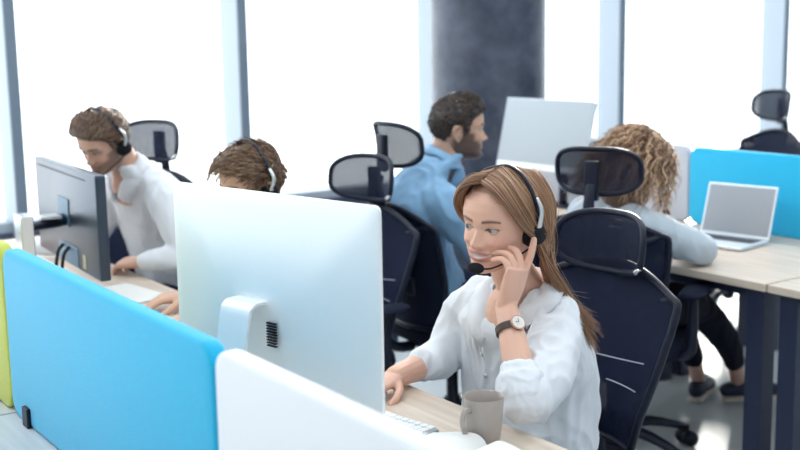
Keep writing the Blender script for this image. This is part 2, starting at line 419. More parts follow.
    vs = np.array(vs); k = len(vs); m.add(np.vstack([vs, vs+V3(0, .0025, 0)]), fs+[tuple(x+k for x in f[::-1]) for f in fs]); m.build('headrest_mesh', M['hmesh'], hr)
    m = MB(); box(m, (-.024, .292, .985), (.024, .318, 1.12)); m.build('headrest_bracket', M['blackp'], hr, bevel=.006)
    m = MB(); tube(m, [head_pt_c(a, 1.03, -.004) for a in (-.55, -.75, -1.0)], [.006, .011, .006], 8, 3); m.build('chrome_clip', M['chrome'], hr)
    # armrests
    for q in (-1, 1):
        m = MB(); tube(m, [(q*.17, .03, .43), (q*.27, .03, .45), (q*.285, .03, .53), (q*.285, .03, .655)], [.02, .022, .02, .018], 10, 4, up=(0, 1, 0), flat=1.3)
        ar = m.build('armrest', M['blackp'], r)
        m = MB(); tube(m, [(q*.285, -.13, .672), (q*.285, -.05, .674), (q*.29, .06, .674), (q*.285, .12, .672)], [.036, .045, .047, .036], 14, 3, up=(0, 0, 1), flat=.3)
        m.build('arm_pad', M['cushion'], ar)
    return r
chair = make_chair()
CH = [((-2.160, 1.93), 5, -.058, 1.0, 'black mesh office chair the smiling woman sits in'),
      ((-3.385, 2.0), 14, -.005, 1.0, 'black mesh office chair between large monitor and man in blue'),
      ((-3.48, 2.66), 178, .105, 1.0, 'black mesh office chair with raised headrest behind the man in blue'),
      ((-2.925, 3.0), 207, .035, 1.0, 'black mesh office chair the curly haired woman sits in'),
      ((-4.55, 1.72), 28, .015, 1.05, 'black mesh office chair behind the leftmost man writing'),
      ((-4.2, 5.2), -15, .02, 1.05, 'black mesh office chair rising above the blue rear divider')]
chairs = []
for i, ((x, y), rz, dz, s, lab) in enumerate(CH):
    c = chair if i == 0 else copy_tree(chair)
    c.location = (x, y, 0); c.rotation_euler = (0, 0, D(rz)); c.scale = (s, s, s)
    tag(c, lab, 'office chair', 'office chairs')
    chairs.append(c)
for c, (_, _, dz, _, _) in zip(chairs, CH):
    for ch in c.children:
        if ch.name.startswith('headrest'): ch.location.z = dz
for ch in list(chairs[0].children):
    if ch.name.startswith('armrest'):
        for q in list(ch.children): bpy.data.objects.remove(q)
        bpy.data.objects.remove(ch)

# ------------------------------------------------------------------ heads
def ip(x, xs, ys): return np.interp(x, xs, ys)
Wz = ([-.110, -.104, -.095, -.08, -.06, -.03, 0, .03, .06, .085, .10, .108], [.004, .022, .034, .046, .057, .066, .071, .0735, .069, .051, .030, .004])
Fz = ([-.110, -.104, -.094, -.082, -.074, -.066, -.060, -.054, -.046, -.03, .0, .02, .04, .06, .08, .095, .108], [-.060, -.080, -.090, -.087, -.084, -.088, -.087, -.089, -.086, -.087, -.084, -.091, -.091, -.086, -.070, -.045, .0])
Bz = ([-.110, -.095, -.08, -.06, -.03, .0, .03, .06, .085, .10, .108], [-.02, .01, .035, .06, .08, .093, .097, .088, .066, .04, .008])
def skull(z, t, male=False, grow=0):
    """z array, t array (0 = +x ear, -pi/2 = face, pi/2 = back)"""
    w = ip(z, *Wz)*(1.04 if male else 1); yf = ip(z, *Fz); yb = ip(z, *Bz)
    if male:
        w = w+.006*np.exp(-((z+.085)/.02)**2); yf = yf-.003*np.exp(-((z+.095)/.012)**2)-.002*np.exp(-((z-.018)/.01)**2)
    yc = np.where(z < -.05, -.02*(1-(z+.11)/.06)-.0, 0.)*0
    c, s = np.cos(t), np.sin(t)
    e = np.where(s < 0, 2/2.35, 2/2.1)
    x = (w+grow)*np.sign(c)*np.abs(c)**e
    y = np.where(s < 0, (-yf+grow)*np.sign(s)*np.abs(s)**e, (yb+grow)*np.abs(s)**e)
    return np.stack([x, y, z+grow*np.clip(z/.108, -1, 1)], -1)
def g(x, z, cx, cz, sx, sz): return np.exp(-((x-cx)/sx)**2-((z-cz)/sz)**2)
def make_head(male, skin, smile=0, beard=0, beardcol=(.12, .07, .05), browcol=(.16, .09, .06), lipcol=(.62, .22, .2), iris=(.15, .25, .32)):
    nz, nt = 170, 230
    zz = np.linspace(-.110, .108, nz)
    s = np.linspace(0, 1, nt, endpoint=False)
    t = np.where(s < .68, -PI+s/.68*PI, (s-.68)/.32*PI)
    Z, T = np.meshgrid(zz, t, indexing='ij'); P = skull(Z.ravel(), T.ravel(), male)
    x, y, z = P[:, 0].copy(), P[:, 1].copy(), P[:, 2].copy(); fr = np.clip(-y/.03, 0, 1)
    d = np.zeros_like(x)
    d += .006*(g(x, z, .031, .001, .015, .010)+g(x, z, -.031, .001, .015, .010))
    d -= .0025*(g(x, z, .030, .019, .017, .006)+g(x, z, -.030, .019, .017, .006))*(1.6 if male else 1)
    ck = .0035+.004*smile
    d -= ck*(g(x, z, .040, -.030, .016, .014)+g(x, z, -.040, -.030, .016, .014))
    zc = z - smile*5.5*x*x
    hn = ip(z, [-.048, -.0435, -.040, -.035, -.030, -.02, -.01, 0, .012, .02], [0, .006, .014, .0205, .0205, .0145, .0095, .0055, .0025, 0])*(1.1 if male else 1)
    sn = ip(z, [-.046, -.034, -.02, 0, .02], [.0095, .0095, .0075, .0065, .010])*(1.15 if male else 1)
    d -= hn*np.exp(-(np.abs(x)/sn)**2.2)
    for q in (-1, 1):
        d -= .0065*g(x, z, q*.0125, -.0365, .0055, .006)
        d += .003*g(x, z, q*.0065, -.0445, .003, .002)
        d += .002*smile*np.exp(-((np.abs(x)-(.024+(-.035-z)*.35))/.003)**2)*g(0*x, z, 0, -.05, 1, .014)*(x*q > 0)
    lw = np.clip(1-(np.abs(x)/(.0265+.0055*smile))**3, 0, 1)
    gap = .0010+.0036*smile*np.clip(1-(x/.025)**2, 0, 1)
    zm = -.0605
    up = np.exp(-((zc-(zm+gap+.0035))/.0032)**2)*lw; lo = np.exp(-((zc-(zm-gap-.0045))/.0042)**2)*lw
    d -= .0024*up+.0034*lo
    mouth = (np.abs(zc-zm) < gap)*(lw > .02)
    d += np.where(mouth, .0035, 0)
    if male: d -= beard*.002*g(x, z, 0, -.09, .05, .02)
    y2 = y+d*fr
    # eyelids over an eyeball
    eyes = []
    lid = np.zeros_like(x); lash = np.zeros_like(x)
    for q in (-1, 1):
        ex, ez, er = q*.031, 0.0, .0122; ey = -.0692 if not male else -.0695
        dx, dz = x-ex, z-ez; rr = er**2-dx**2-dz**2
        ys = ey-np.sqrt(np.clip(rr, 0, None))
        top = .0042*(1-(dx/.0140)**2)+.0008*dx*q/.014; bot = -.0032*(1-(dx/.0140)**2)
        op = (np.abs(dx) < .0140)*(dz < top)*(dz > bot)*(y < 0)
        near = (rr > 0)*(y < 0)
        y2 = np.where(near*(op == 0), np.minimum(y2, ys-.0012), y2)
        y2 = np.where(op > 0, ys+.0035, y2)
        lash = np.maximum(lash, 1.3*np.exp(-((dz-top-.0007)/.0014)**2)*(np.abs(dx) < .0150)*(y < 0))
        lid = np.maximum(lid, .45*np.exp(-((dz-bot+.0004)/.0009)**2)*(np.abs(dx) < .0135)*(y < 0))
        eyes.append((V3(ex, ey, ez), er-.0002))
    P = np.stack([x, y2, z], -1)
    C = np.tile(np.array(skin, float), (len(x), 1))
    def mixc(w, c): 
        nonlocal C
        w = np.clip(w, 0, 1)[:, None]; C = C*(1-w)+np.array(c)*w
    front = (y < 0)
    mixc(.35*(g(x, z, .042, -.03, .018, .016)+g(x, z, -.042, -.03, .018, .016))*front, (skin[0]*1.0, skin[1]*.72, skin[2]*.68))
    if beard:
        bz = np.clip((-.048-z+.5*np.clip(np.abs(x)-.02, 0, 1))/.012, 0, 1)*np.clip((.045-y)/.03, 0, 1)*(y < .03)
        side = np.clip((np.abs(x)-.048)/.008, 0, 1)*np.clip((-.005-z)/.01, 0, 1)*(y < .0)*np.clip((y+.062)/.015, 0, 1)
        mixc(beard*np.maximum(bz, side)*(1-.9*np.clip(up+lo, 0, 1)), beardcol)
    mixc(np.clip(up*1.3+lo*1.3, 0, 1)*front*.85, lipcol)
    if smile > .5: mixc(mouth*front*1., (.82, .80, .77))
    else: mixc(mouth*front*1., (lipcol[0]*.4, lipcol[1]*.4, lipcol[2]*.4))
    for q in (-1, 1):
        bx = x*q; bzz = z-(.0185+.004*np.sin(np.clip((bx-.013)/.036, 0, 1)*PI*.8))
        mixc(1.15*np.exp(-(bzz/(.0036-.0014*np.clip((bx-.03)/.02, 0, 1)+.001*male))**2)*(bx > .012)*(bx < .051)*front*.9, browcol)
    mixc(lash, (.05, .03, .03)); mixc(lid, (.25, .14, .11))
    F = []
    for i in range(nz-1):
        for j in range(nt):
            k = (j+1) % nt; F.append((i*nt+j, i*nt+k, (i+1)*nt+k, (i+1)*nt+j))
    F.append(tuple(range(nt))[::-1]); F.append(tuple((nz-1)*nt+j for j in range(nt)))
    return P, F, C, eyes, iris
def eyeball(mb, c, r, fwd, R, loc, sc_, iris):
    nu, nv = 24, 24; vs = []; cs = []; fs = []
    f = unit(fwd); a = unit(np.cross(f, V3(0, 0, 1))); b = np.cross(a, f)
    for i in range(nv+1):
        ph = PI*i/nv
        for j in range(nu):
            th = 2*PI*j/nu; vs.append(c+r*(math.cos(ph)*f+math.sin(ph)*(math.cos(th)*a+math.sin(th)*b)))
            rr = r*math.sin(ph)
            cs.append((.01, .01, .01) if ph < .22 else iris if ph < .54 else (.03, .03, .03) if ph < .60 else (.50, .47, .46))
    for i in range(nv):
        for j in range(nu): fs.append((i*nu+j, (i+1)*nu+j, (i+1)*nu+(j+1) % nu, i*nu+(j+1) % nu))
    mb.add(np.array(vs)*sc_ @ R.T+loc, fs, np.array(cs))

class Frame:
    def __init__(s, loc, rz, rx, ry, sc_=1): s.R = Rz(D(rz)) @ Rx(D(rx)) @ Ry(D(ry)); s.loc = np.array(loc, float); s.s = sc_
    def __call__(s, p): return np.asarray(p, float)*s.s @ s.R.T+s.loc

# ------------------------------------------------------------------ hair
def hairline(y, back=-.06):
    return np.interp(y, [-.10, -.085, -.062, -.045, -.03, -.012, .0, .02, .035, .06, .10], [.062, .060, .050, .035, -.005, -.012, .018, .012, -.02, back*.8, back])
def strand(mb, P, r, col, seg=4, taper=True):
    n = len(P); rr = np.full(n, r)
    if taper: rr = r*np.interp(np.linspace(0, 1, n), [0, .15, .7, 1], [.7, 1, .9, .25])
    T = np.gradient(P, axis=0); T /= np.linalg.norm(T, axis=1)[:, None]+1e-9
    ref = np.where(np.abs(T[:, 2:3]) < .9, np.array([[0, 0, 1.]]), np.array([[1., 0, 0]]))
    a = np.cross(T, ref); a /= np.linalg.norm(a, axis=1)[:, None]+1e-9; b = np.cross(a, T)
    th = np.arange(seg)*2*PI/seg
    vs = (P[:, None, :]+rr[:, None, None]*(np.cos(th)[None, :, None]*a[:, None, :]+np.sin(th)[None, :, None]*b[:, None, :])).reshape(-1, 3)
    fs = [(i*seg+q, i*seg+(q+1) % seg, (i+1)*seg+(q+1) % seg, (i+1)*seg+q) for i in range(n-1) for q in range(seg)]
    mb.add(vs, fs, col)
def short_hair(fr, root, col, length=.03, lift=.010, n=1500, comb=(0, -1, .3), male=True, quiff=0, back=-.06, tips=None):
    mb = MB(); nz, nt = 60, 90
    Z, T = np.meshgrid(np.linspace(-.08, .108, nz), np.linspace(-PI, PI, nt, endpoint=False), indexing='ij')
    S = skull(Z.ravel(), T.ravel(), male)
    mask = np.clip((S[:, 2]-hairline(S[:, 1], back))/.012, -1, 1)
    nr = np.array([noise.noise(Vector(p*28)) for p in S])
    G = skull(Z.ravel(), T.ravel(), male, 1.0)-S; G /= np.linalg.norm(G, axis=1)[:, None]+1e-9
    lf = lift*(.35+.65*np.clip((S[:, 2]+.02)/.08, 0, 1))+quiff*np.clip((S[:, 2]-.04)/.05, 0, 1)*np.clip((-S[:, 1]+.02)/.08, 0, 1)
    off = np.where(mask > -.2, np.clip(mask, 0, 1)*lf+.002*nr, -.006)
    Pn = S+G*off[:, None]
    fs = []; keep = mask > -.3
    for i in range(nz-1):
        for j in range(nt):
            k = (j+1) % nt; q = (i*nt+j, i*nt+k, (i+1)*nt+k, (i+1)*nt+j)
            if all(keep[x] for x in q): fs.append(q)
    fs.append(tuple((nz-1)*nt+j for j in range(nt)))
    mb.add(fr(Pn), fs, np.array(col)*.75)
    comb = unit(comb); cnt = 0
    while cnt < n:
        z = rng.uniform(-.07, .105); t = rng.uniform(-PI, PI)
        p = skull(np.array([z]), np.array([t]), male)[0]; q = skull(np.array([z]), np.array([t]), male, 1)[0]-p
        if p[2] < hairline(p[1], back)+.001: continue
        cnt += 1; nn = unit(q)
        topw = np.clip((p[2]+.02)/.08, 0, 1)
        c = comb*topw+V3(0, .25, -1)*(1-topw); c = unit(c+rng.normal(0, .28, 3)); c = unit(c-nn*np.dot(c, nn))
        L = length*(.35+.65*topw)*rng.uniform(.7, 1.2)
        l0 = lift*(.35+.65*topw)*.75+quiff*np.clip((p[2]-.04)/.05, 0, 1)*np.clip((-p[1]+.02)/.08, 0, 1)*.9
        pts = np.array([p+nn*l0*.6, p+nn*(l0+L*.18)+c*L*.4, p+nn*(l0+L*.22)+c*L*.75, p+nn*(l0+L*.12)+c*L])
        cc = np.array(col)*rng.uniform(.55, 1.5)
        if tips is not None and rng.rand() < .45: cc = np.array(tips)*rng.uniform(.6, 1.1)
        strand(mb, fr(catmull(pts, 2)), rng.uniform(.0012, .0022), cc, 3)
    return mb.build('hair', M['hair'], root)

# ------------------------------------------------------------------ hands, limbs, clothes
def hand(mb, W, dirn, normal, L=.178, curls=None, spread=.1, thumb=.6, side=1):
    """W wrist, dirn toward fingers, normal = out of the PALM, side=+1 puts the thumb on dirn x normal"""
    d = unit(dirn); n = unit(normal-d*np.dot(normal, d)); s = np.cross(d, n)*side; k = L/.178
    pl = .085*k
    rings = []
    for q, w, t, c in ((-.02, .026, .019, 0), (.0, .026, .018, 0), (.2, .031, .017, .002), (.5, .038, .0165, .002), (.8, .040, .014, .0), (1.0, .038, .0115, -.001)):
        th = np.arange(20)*2*PI/20
        cen = W+d*pl*q+s*c
        rings.append(cen+np.outer(np.sign(np.cos(th))*np.abs(np.cos(th))**.8*w*k, s)+np.outer(np.sin(th)*t*k, n))
    loft(mb, rings)
    curls = curls or [(.3, .4, .2)]*4
    offs = [.029, .0100, -.0095, -.028]; lens = [.070, .078, .072, .057]; rad = [.0086, .0088, .0083, .0074]
    for i in range(4):
        base = W+d*pl*(.97-.05*abs(i-1)*.8)+s*offs[i]*k
        fd = unit(d+s*(1.2-i)*spread); p = base-fd*.014*k; pts = [p, base]; a = 0; q = base
        for j, seg in enumerate((.45, .31, .24)):
            a += curls[i][j]; v = fd*math.cos(a)+n*math.sin(a); q = q+v*lens[i]*k*seg; pts.append(q)
        R = rad[i]*k; tube(mb, pts, [R*1.05, R*1.08, R*1.0, R*.92, R*.78], 10, 3)
    b = W+d*.020*k+s*.022*k+n*.006*k
    v1 = unit(d*.62+s*.75+n*.35*thumb); v2 = unit(d*.85+s*.35+n*.55*thumb); v3 = unit(d*.95+s*.05+n*.6*thumb)
    tube(mb, [b-v1*.01, b+v1*.020*k, b+v1*.040*k, b+v1*.040*k+v2*.030*k, b+v1*.04*k+v2*.03*k+v3*.024*k], [.013*k, .014*k, .0105*k, .0098*k, .0075*k], 10, 3)
def finger_tip(*a): pass
def folds(vs, ns, amp=.006, fs_=(9, 9, 4), seed=0, extra=None):
    o = np.empty(len(vs))
    for i, p in enumerate(vs):
        q = Vector((p[0]*fs_[0]+seed, p[1]*fs_[1], p[2]*fs_[2]))
        w = noise.noise(q*.7)*1.5
        a = noise.noise(Vector((q[0]+w, q[1]-w, q[2]+w*.5)))
        b = noise.noise(Vector((q[0]*2.3, q[1]*2.3, q[2]*2.0+w)))
        o[i] = (1-abs(a)*3.2)*.7+(1-abs(b)*3)*.3-.3
    if extra is not None: o = o*extra(vs)
    return vs+ns*o[:, None]*amp
def garment(name, mb, m_, root, voxel=.006, amp=.006, fs_=(9, 9, 4), seed=0, smooth=3, post=None):
    vs, ns, fs = remesh(mb, voxel, smooth)
    vs = folds(vs, ns, amp, fs_, seed)
    if post: vs = post(vs)
    return MB().add(vs, fs).build(name, m_, root)
def torso(mb, secs, yaw):
    """secs: (center, half width, half depth) bottom to top"""
    A = catmull(np.array([[*c, w, d, y] for (c, w, d), y in zip(secs, yaw)]), 4); rings = []
    th = np.arange(36)*2*PI/36
    for r in A:
        c = r[:3]; Rm = Rz(D(r[5])); e = .85
        q = np.stack([np.sign(np.cos(th))*np.abs(np.cos(th))**e*r[3], np.sign(np.sin(th))*np.abs(np.sin(th))**e*r[4], 0*th], 1)
        rings.append(c+q @ Rm.T)
    loft(mb, rings)
def collar(root, m_, base, R, shirt_o, sc_=1., drop=1., lift=.008):
    """folded shirt collar: stand, fold line and flaps that lie on the shirt"""
    bpy.context.view_layer.update()
    K = 11; L0 = V3(*root.location)
    fold = catmull(np.array([(.016, -.078, -.075*drop), (.040, -.062, -.028*drop), (.060, -.012, .018), (.046, .042, .038), (0, .062, .044)]), 4)*sc_
    out = catmull(np.array([(.062, -.115, -.140*drop), (.108, -.066, -.070*drop), (.108, .005, -.022), (.064, .068, .0), (0, .088, .006)]), 4)*sc_
    rows = []
    for side in (1, -1):
        F = fold*V3(side, 1, 1); O = out*V3(side, 1, 1)
        seq = range(len(F)) if side == 1 else range(len(F)-2, -1, -1)
        for i in seq:
            f_, o_ = F[i] @ R.T+base, O[i] @ R.T+base
            ok, loc, nn, _ = shirt_o.closest_point_on_mesh(Vector(o_-L0))
            nn = np.array(nn); o2 = np.array(loc)+L0+nn*lift
            inn = (F[i]*V3(.93, .93, 1)-V3(0, 0, .032)) @ R.T+base
            mid = f_*.5+o2*.5+nn*.012*sc_; q = f_*.85+o2*.15+nn*.010*sc_
            rows.append([inn, f_, q, mid, o2])
    P = np.array(rows); n = P.shape[1]; fs = [(i*n+j, (i+1)*n+j, (i+1)*n+j+1, i*n+j+1) for i in range(len(rows)-1) for j in range(n-1)]
    o = MB().add(P.reshape(-1, 3), fs).build('collar', m_, root)
    s = o.modifiers.new('s', 'SOLIDIFY'); s.thickness = .0025; s.offset = 0
    return o
def cut_faces(o, root, test):
    me = o.data; L0 = V3(*root.location); bm = __import__('bmesh').new(); bm.from_mesh(me)
    dead = [f for f in bm.faces if test(np.array(f.calc_center_median())+L0)]
    __import__('bmesh').ops.delete(bm, geom=dead, context='FACES'); bm.to_mesh(me); bm.free()

def ear(mb, c, side, col):
    pts = [V3(.0, -.004, -.022), V3(.006, -.008, -.005), V3(.010, -.004, .014), V3(.014, .008, .026), V3(.017, .020, .018), V3(.015, .021, .0), V3(.010, .012, -.016), V3(.005, .003, -.027)]
    pts = [p*V3(side, 1, 1)+c for p in pts]
    tube(mb, pts, [.004, .004, .0045, .005, .005, .0045, .0055, .006], 8, 3, col=col)
    ellipsoid(mb, c+V3(side*.007, .006, .0), (.004, .012, .020), col=np.array(col)*.9)

def body_mesh(root, heads, skinmb, skin, voxel, name='body', head_fr=None, ears=(), eyes_gaze=(0, -1, -.1)):
    P, F, C, eyes, iris = heads
    vs, ns, fs = remesh(skinmb, voxel, 2)
    out = MB(); out.add(head_fr(P), F, C); out.add(vs, fs, skin)
    for sd in ears:
        e = MB(); ear(e, V3(sd*.071, .004, -.012), sd, skin)
        for v, c in zip(e.v, e.c): pass
        out.add(head_fr(np.concatenate(e.v)), e.f, np.concatenate(e.c))
    b = out.build(name, M['skin'], root)
    for c, r in eyes:
        m = MB(); eyeball(m, c, r, V3(*eyes_gaze), head_fr.R, head_fr.loc, head_fr.s, iris); m.build('eye', M['eye'], root)
    return b

# ------------------------------------------------------------------ headset
def headset(fr, base, label, side=1, mic=(-.005, -.118, -.078), r=.089, group=None, silver=True, hy=.0, clear=.0, single=False):
    o = empty('headset', tuple(base), label, 'headset', group)
    m = MB(); pts = []; rad = []
    for a in np.linspace(D(8), D(172), 17):
        pts.append(V3(math.cos(a)*(r+clear), .012+hy, -.02+math.sin(a)*(.138+clear)*1.0))
    tube(m, fr(pts), .003*fr.s, 8, 2, up=fr.R @ V3(0, 1, 0), flat=2.1); m.build('headband', M['blackp'], o)
    for q in ((side,) if single else (-1, 1)):
        m = MB(); ax = V3(q, 0, 0); c = V3(q*(r-.010), .008+hy, -.02)
        tube(m, fr([c+ax*-.004, c+ax*.006, c+ax*.012]), [.030*fr.s, .031*fr.s, .024*fr.s], 20, 2); cup = m.build('ear_cushion', M['foam'], o)
        if q == side:
            m = MB(); tube(m, fr([c+ax*.010, c+ax*.017]), [.021*fr.s, .014*fr.s], 20, 1); m.build('ear_cap', M['blackp'], cup)
            m = MB(); tube(m, fr([c+ax*.017+V3(0, 0, -.012), c+ax*.019+V3(0, -.003, .012), V3(q*(r+clear+.006), .010+hy, .035), V3(q*((r+clear)*.86+.005), .012+hy, .062)]), [.010*fr.s, .0085*fr.s, .006*fr.s, .0045*fr.s], 12, 4, up=fr.R @ V3(1, 0, 0), flat=.6)
            m.build('side_arm', M['silver'], o)
            m = MB(); tube(m, fr([c+ax*.016+V3(0, -.004, -.018), V3(q*.080, -.045, -.055), V3(q*.050, -.095, -.076), V3(mic[0]+q*.012, mic[1]-.002, mic[2]+.002)]), .0022*fr.s, 8, 5); m.build('mic_boom', M['blackp'], o)
    m = MB(); ellipsoid(m, fr(V3(*mic)), (.020*fr.s, .012*fr.s, .0125*fr.s), R=fr.R @ Rz(D(18))); m.build('microphone', M['foam'], o)
    return o

# ================================================================== smiling woman
SK = (.78, .47, .355)
W = empty('person', (-2.05, 1.98, 0), 'smiling woman with long light brown hair and white shirt touching her headset', 'person')
hf = Frame((-2.009, 1.679, 1.157), 15, 5, 5, 1.02)
hd = make_head(False, SK, smile=1, lipcol=(.60, .20, .19), browcol=(.13, .07, .045), iris=(.07, .12, .17))
sk = MB()
nb = V3(-2.045, 1.775, .975)
tube(sk, [hf((0, .028, .0)), hf((0, .030, -.06)), hf((0, .045, -.12)), nb, nb+V3(0, .01, -.06)], [.050, .052, .050, .058, .07], 20, 4)
ellipsoid(sk, nb+V3(-.008, -.026, -.062), (.070, .068, .080))
# her left arm up to the headset
eL, wL = V3(-1.778, 1.556, .797), V3(-1.922, 1.622, .982)
tube(sk, [nb+V3(0, .0, -.05), V3(-1.95, 1.79, .92), V3(-1.83, 1.66, .85), eL, eL*.55+wL*.45+V3(0, 0, .004), wL], [.03, .032, .032, .029, .033, .025], 16, 4, up=V3(.6, -.8, 0), flat=.93)
kd = V3(-1.903, 1.645, 1.075)-wL
camdir = unit(V3(1.91, -1.62, .6))
hand(sk, wL, kd, .55*V3(-.76, .65, 0)-.85*V3(.65, .76, 0), L=.188, side=-1,
     curls=[(.0, .10, .10), (.60, .85, .35), (.75, .85, .35), (.80, .9, .4)], spread=.06, thumb=.9)
# her right arm to the mouse
eR, wR = V3(-2.262, 1.70, .772), V3(-2.195, 1.505, .775)
tube(sk, [nb+V3(0, 0, -.05), V3(-2.20, 1.74, .92), V3(-2.25, 1.73, .85), eR, eR*.5+wR*.5, wR], [.03, .032, .034, .034, .034, .026], 14, 4)
hand(sk, wR, V3(.03, -.12, -.01), V3(0, 0, -1), L=.17, side=1, curls=[(.35, .5, .3)]*4, thumb=.5)
body_mesh(W, hd, sk, SK, .0025, head_fr=hf, eyes_gaze=(-.45, -1, -.12))
# shirt
st = MB()
torso(st, [((-2.125, 1.83, .42), .20, .23), ((-2.13, 1.83, .50), .19, .225), ((-2.125, 1.845, .575), .185, .19), ((-2.105, 1.85, .67), .178, .138), ((-2.08, 1.825, .80), .178, .122), ((-2.065, 1.79, .885), .165, .11), ((-2.055, 1.785, .935), .14, .085), ((-2.047, 1.785, .985), .085, .066)], [10, 10, 10, 10, 10, 10, 10, 10, 12])
shL, shR = V3(-1.955, 1.795, .922), V3(-2.195, 1.755, .92)
tube(st, [V3(-2.0, 1.80, .93), shL, V3(-1.872, 1.71, .86), V3(-1.805, 1.605, .812), V3(-1.792, 1.558, .803)], [.050, .059, .061, .058, .050], 20, 5)
tube(st, [V3(-1.785, 1.565, .80), V3(-1.797, 1.563, .815), V3(-1.815, 1.571, .842)], [.046, .050, .042], 20, 4)
tube(st, [V3(-2.14, 1.77, .93), shR, V3(-2.245, 1.74, .85), V3(-2.262, 1.705, .785), V3(-2.245, 1.655, .778), V3(-2.225, 1.615, .778)], [.050, .060, .058, .054, .048, .043], 20, 5)
garment('shirt', st, M['shirt'], W, .005, .011, (11, 11, 4.5), 3, 3)
# rolled cuff, right cuff
m = MB()
q0, q1 = V3(-1.796, 1.562, .812), V3(-1.822, 1.575, .852)
d_ = unit(q1-q0)
for k, (a, r_) in enumerate(((0, .0545), (.9, .0535))):
    pass
tube(m, [q0-d_*.012, q0+d_*.0, q1-d_*.006, q1+d_*.002], [.050, .055, .053, .046], 24, 4); cu = garment('rolled_cuff', m, M['shirt'], W, .004, .004, (16, 16, 16), 9, 2)
sh = [c for c in W.children if c.name.startswith('shirt')][0]
collar(W, M['shirt'], nb+V3(0, .004, .0), Rz(D(14)), sh, 1.0)
def vneck(p):
    q = Rz(D(-14)) @ (p-nb); return q[1] < -.02 and q[2] > -.088 and abs(q[0]) < .004+.52*(q[2]+.088)
cut_faces(sh, W, vneck)
# placket with buttons follows the front of the torso
def onshirt(x, z, o_, lift=.004):
    dg = bpy.context.evaluated_depsgraph_get(); l = V3(*W.location)
    h, loc, nn, _ = o_.ray_cast(Vector(V3(x, 1.2, z)-l), Vector((0, 1, 0)))
    return (np.array(loc)+l+np.array(nn)*lift, np.array(nn)) if h else (V3(x, 1.65, z), V3(0, -1, 0))
sh = [c for c in W.children if c.name.startswith('shirt')][0]
bpy.context.view_layer.update()
for z in (.885, .82, .765):
    p, nn = onshirt(-2.095-.012*(z-.9), z, sh, .002); m = MB(); tube(m, [p-nn*.001, p+nn*.0025], .0055, 14, 1, cap=False); m.build('button', M['button'], W)
# trousers (hidden under the desk edge, still real)
m = MB()
for s, kx in ((1, -1.97), (-1, -2.17)):
    tube(m, [V3(-2.12+s*.09, 1.93, .52), V3(kx, 1.72, .53), V3(kx, 1.55, .525), V3(kx+.01, 1.53, .35), V3(kx+.02, 1.56, .10)], [.085, .072, .060, .055, .042], 16, 4)
tube(m, [V3(-2.03, 1.94, .53), V3(-2.21, 1.94, .53)], .085, 16, 2)
garment('trousers', m, M['trousers'], W, .008, .004)
for kx in (-1.90, -2.14):
    m = MB(); tube(m, [V3(kx, 1.60, .045), V3(kx, 1.52, .045), V3(kx, 1.42, .03)], [.04, .042, .028], 14, 4, up=(0, 0, 1), flat=.8); m.build('shoe', M['blackp'], W)
# long straight hair
def long_hair(fr, root):
    mb = MB()
    def path(u, side, lift, jit=0, drop=1.):
        # u 0 front .. 1 back
        f = lambda a, b: np.array(a)*(1-u)+np.array(b)*u
        g1 = V3(0.002, -.072+.156*u, .095+.021*math.sin(u*PI)-.013*u)
        p1 = f((.037, -.081, .082), (.030, .084, .088))
        if u < .5: p1 = p1+V3(0, 0, .012*math.sin(u*2*PI))
        p2 = f((.0660, -.067, .048), (.060, .090, .045))
        p3 = f((.0775, -.037, .006), (.064, .098, .0))
        p4 = f((.083, .012, -.035), (.058, .092, -.055))
        p5 = f((.088, .050, -.105), (.05, .095, -.12))
        p6 = f((.112, .092, -.19), (.070, .12, -.205))
        p7 = f((.150, .122, -.335*drop+.02), (.100, .150, -.34*drop+.02))
        P = np.array([g1, p1, p2, p3, p4, p5, p6, p7])
        out = P.copy(); out[:, :2] *= (1+lift/.085); out[:, 2] += lift*np.array([1, .9, .5, .2, 0, 0, 0, 0])
        out[0, 0] += .002
        out[:, 0] *= side
        if side < 0: out[5:, 0] *= .85; out[5:, 1] += .01; out[6, :] += V3(.015, .02, 0); out[7, :] += V3(.03, .03, .0)
        out += jit
        return out
    for side in (-1, 1):
        nu, nt = 30, 8; grid = []
        for i in range(nu+1): grid.append(catmull(path(i/nu, side, .0055), 4))
        Gd = np.array(grid); a, b, _ = Gd.shape; vs = Gd.reshape(-1, 3)
        fs = [(i*b+j, (i+1)*b+j, (i+1)*b+j+1, i*b+j+1) for i in range(a-1) for j in range(b-1)]
        mb.add(fr(vs), fs, (.12, .065, .040))
        for k in range(1500 if side > 0 else 900):
            u = rng.rand()**.9; lift = rng.uniform(.005, .014)
            cl = noise.noise(Vector((u*22, side*3., 0)))
            P = path(u, side, lift+cl*.004, rng.normal(0, .0012, 3), rng.uniform(.8, 1.06))
            wob = rng.normal(0, .006, (3,)); P[6] += wob*.6; P[7] += wob*1.6+V3(0, cl*.02, 0)
            P[5:] += V3(rng.normal(0, .004), rng.normal(0, .005), 0)
            t = rng.rand(); base = np.array((.31, .16, .088))*(.55+.9*t)
            if rng.rand() < .25: base = np.array((.60, .37, .22))*rng.uniform(.7, 1.1)
            Q = catmull(P, 3); n = len(Q)
            strand(mb, fr(Q), rng.uniform(.0009, .0017), base, 3)
        for k in range(45):   # stray hairs
            u = rng.uniform(.1, 1); P = path(u, side, .016, rng.normal(0, .003, 3), rng.uniform(.7, 1.1)); P[4:] += rng.normal(0, .012, 3)
            strand(mb, fr(catmull(P, 3)), .0005, np.array((.5, .32, .2)), 3)
    return mb.build('hair', M['hair'], root)
long_hair(hf, W)
headset(hf, hf((0, 0, .13)), 'black and silver headset worn by the smiling woman', 1, mic=(.014, -.112, -.080), r=.084, hy=.010, clear=.006, single=True)
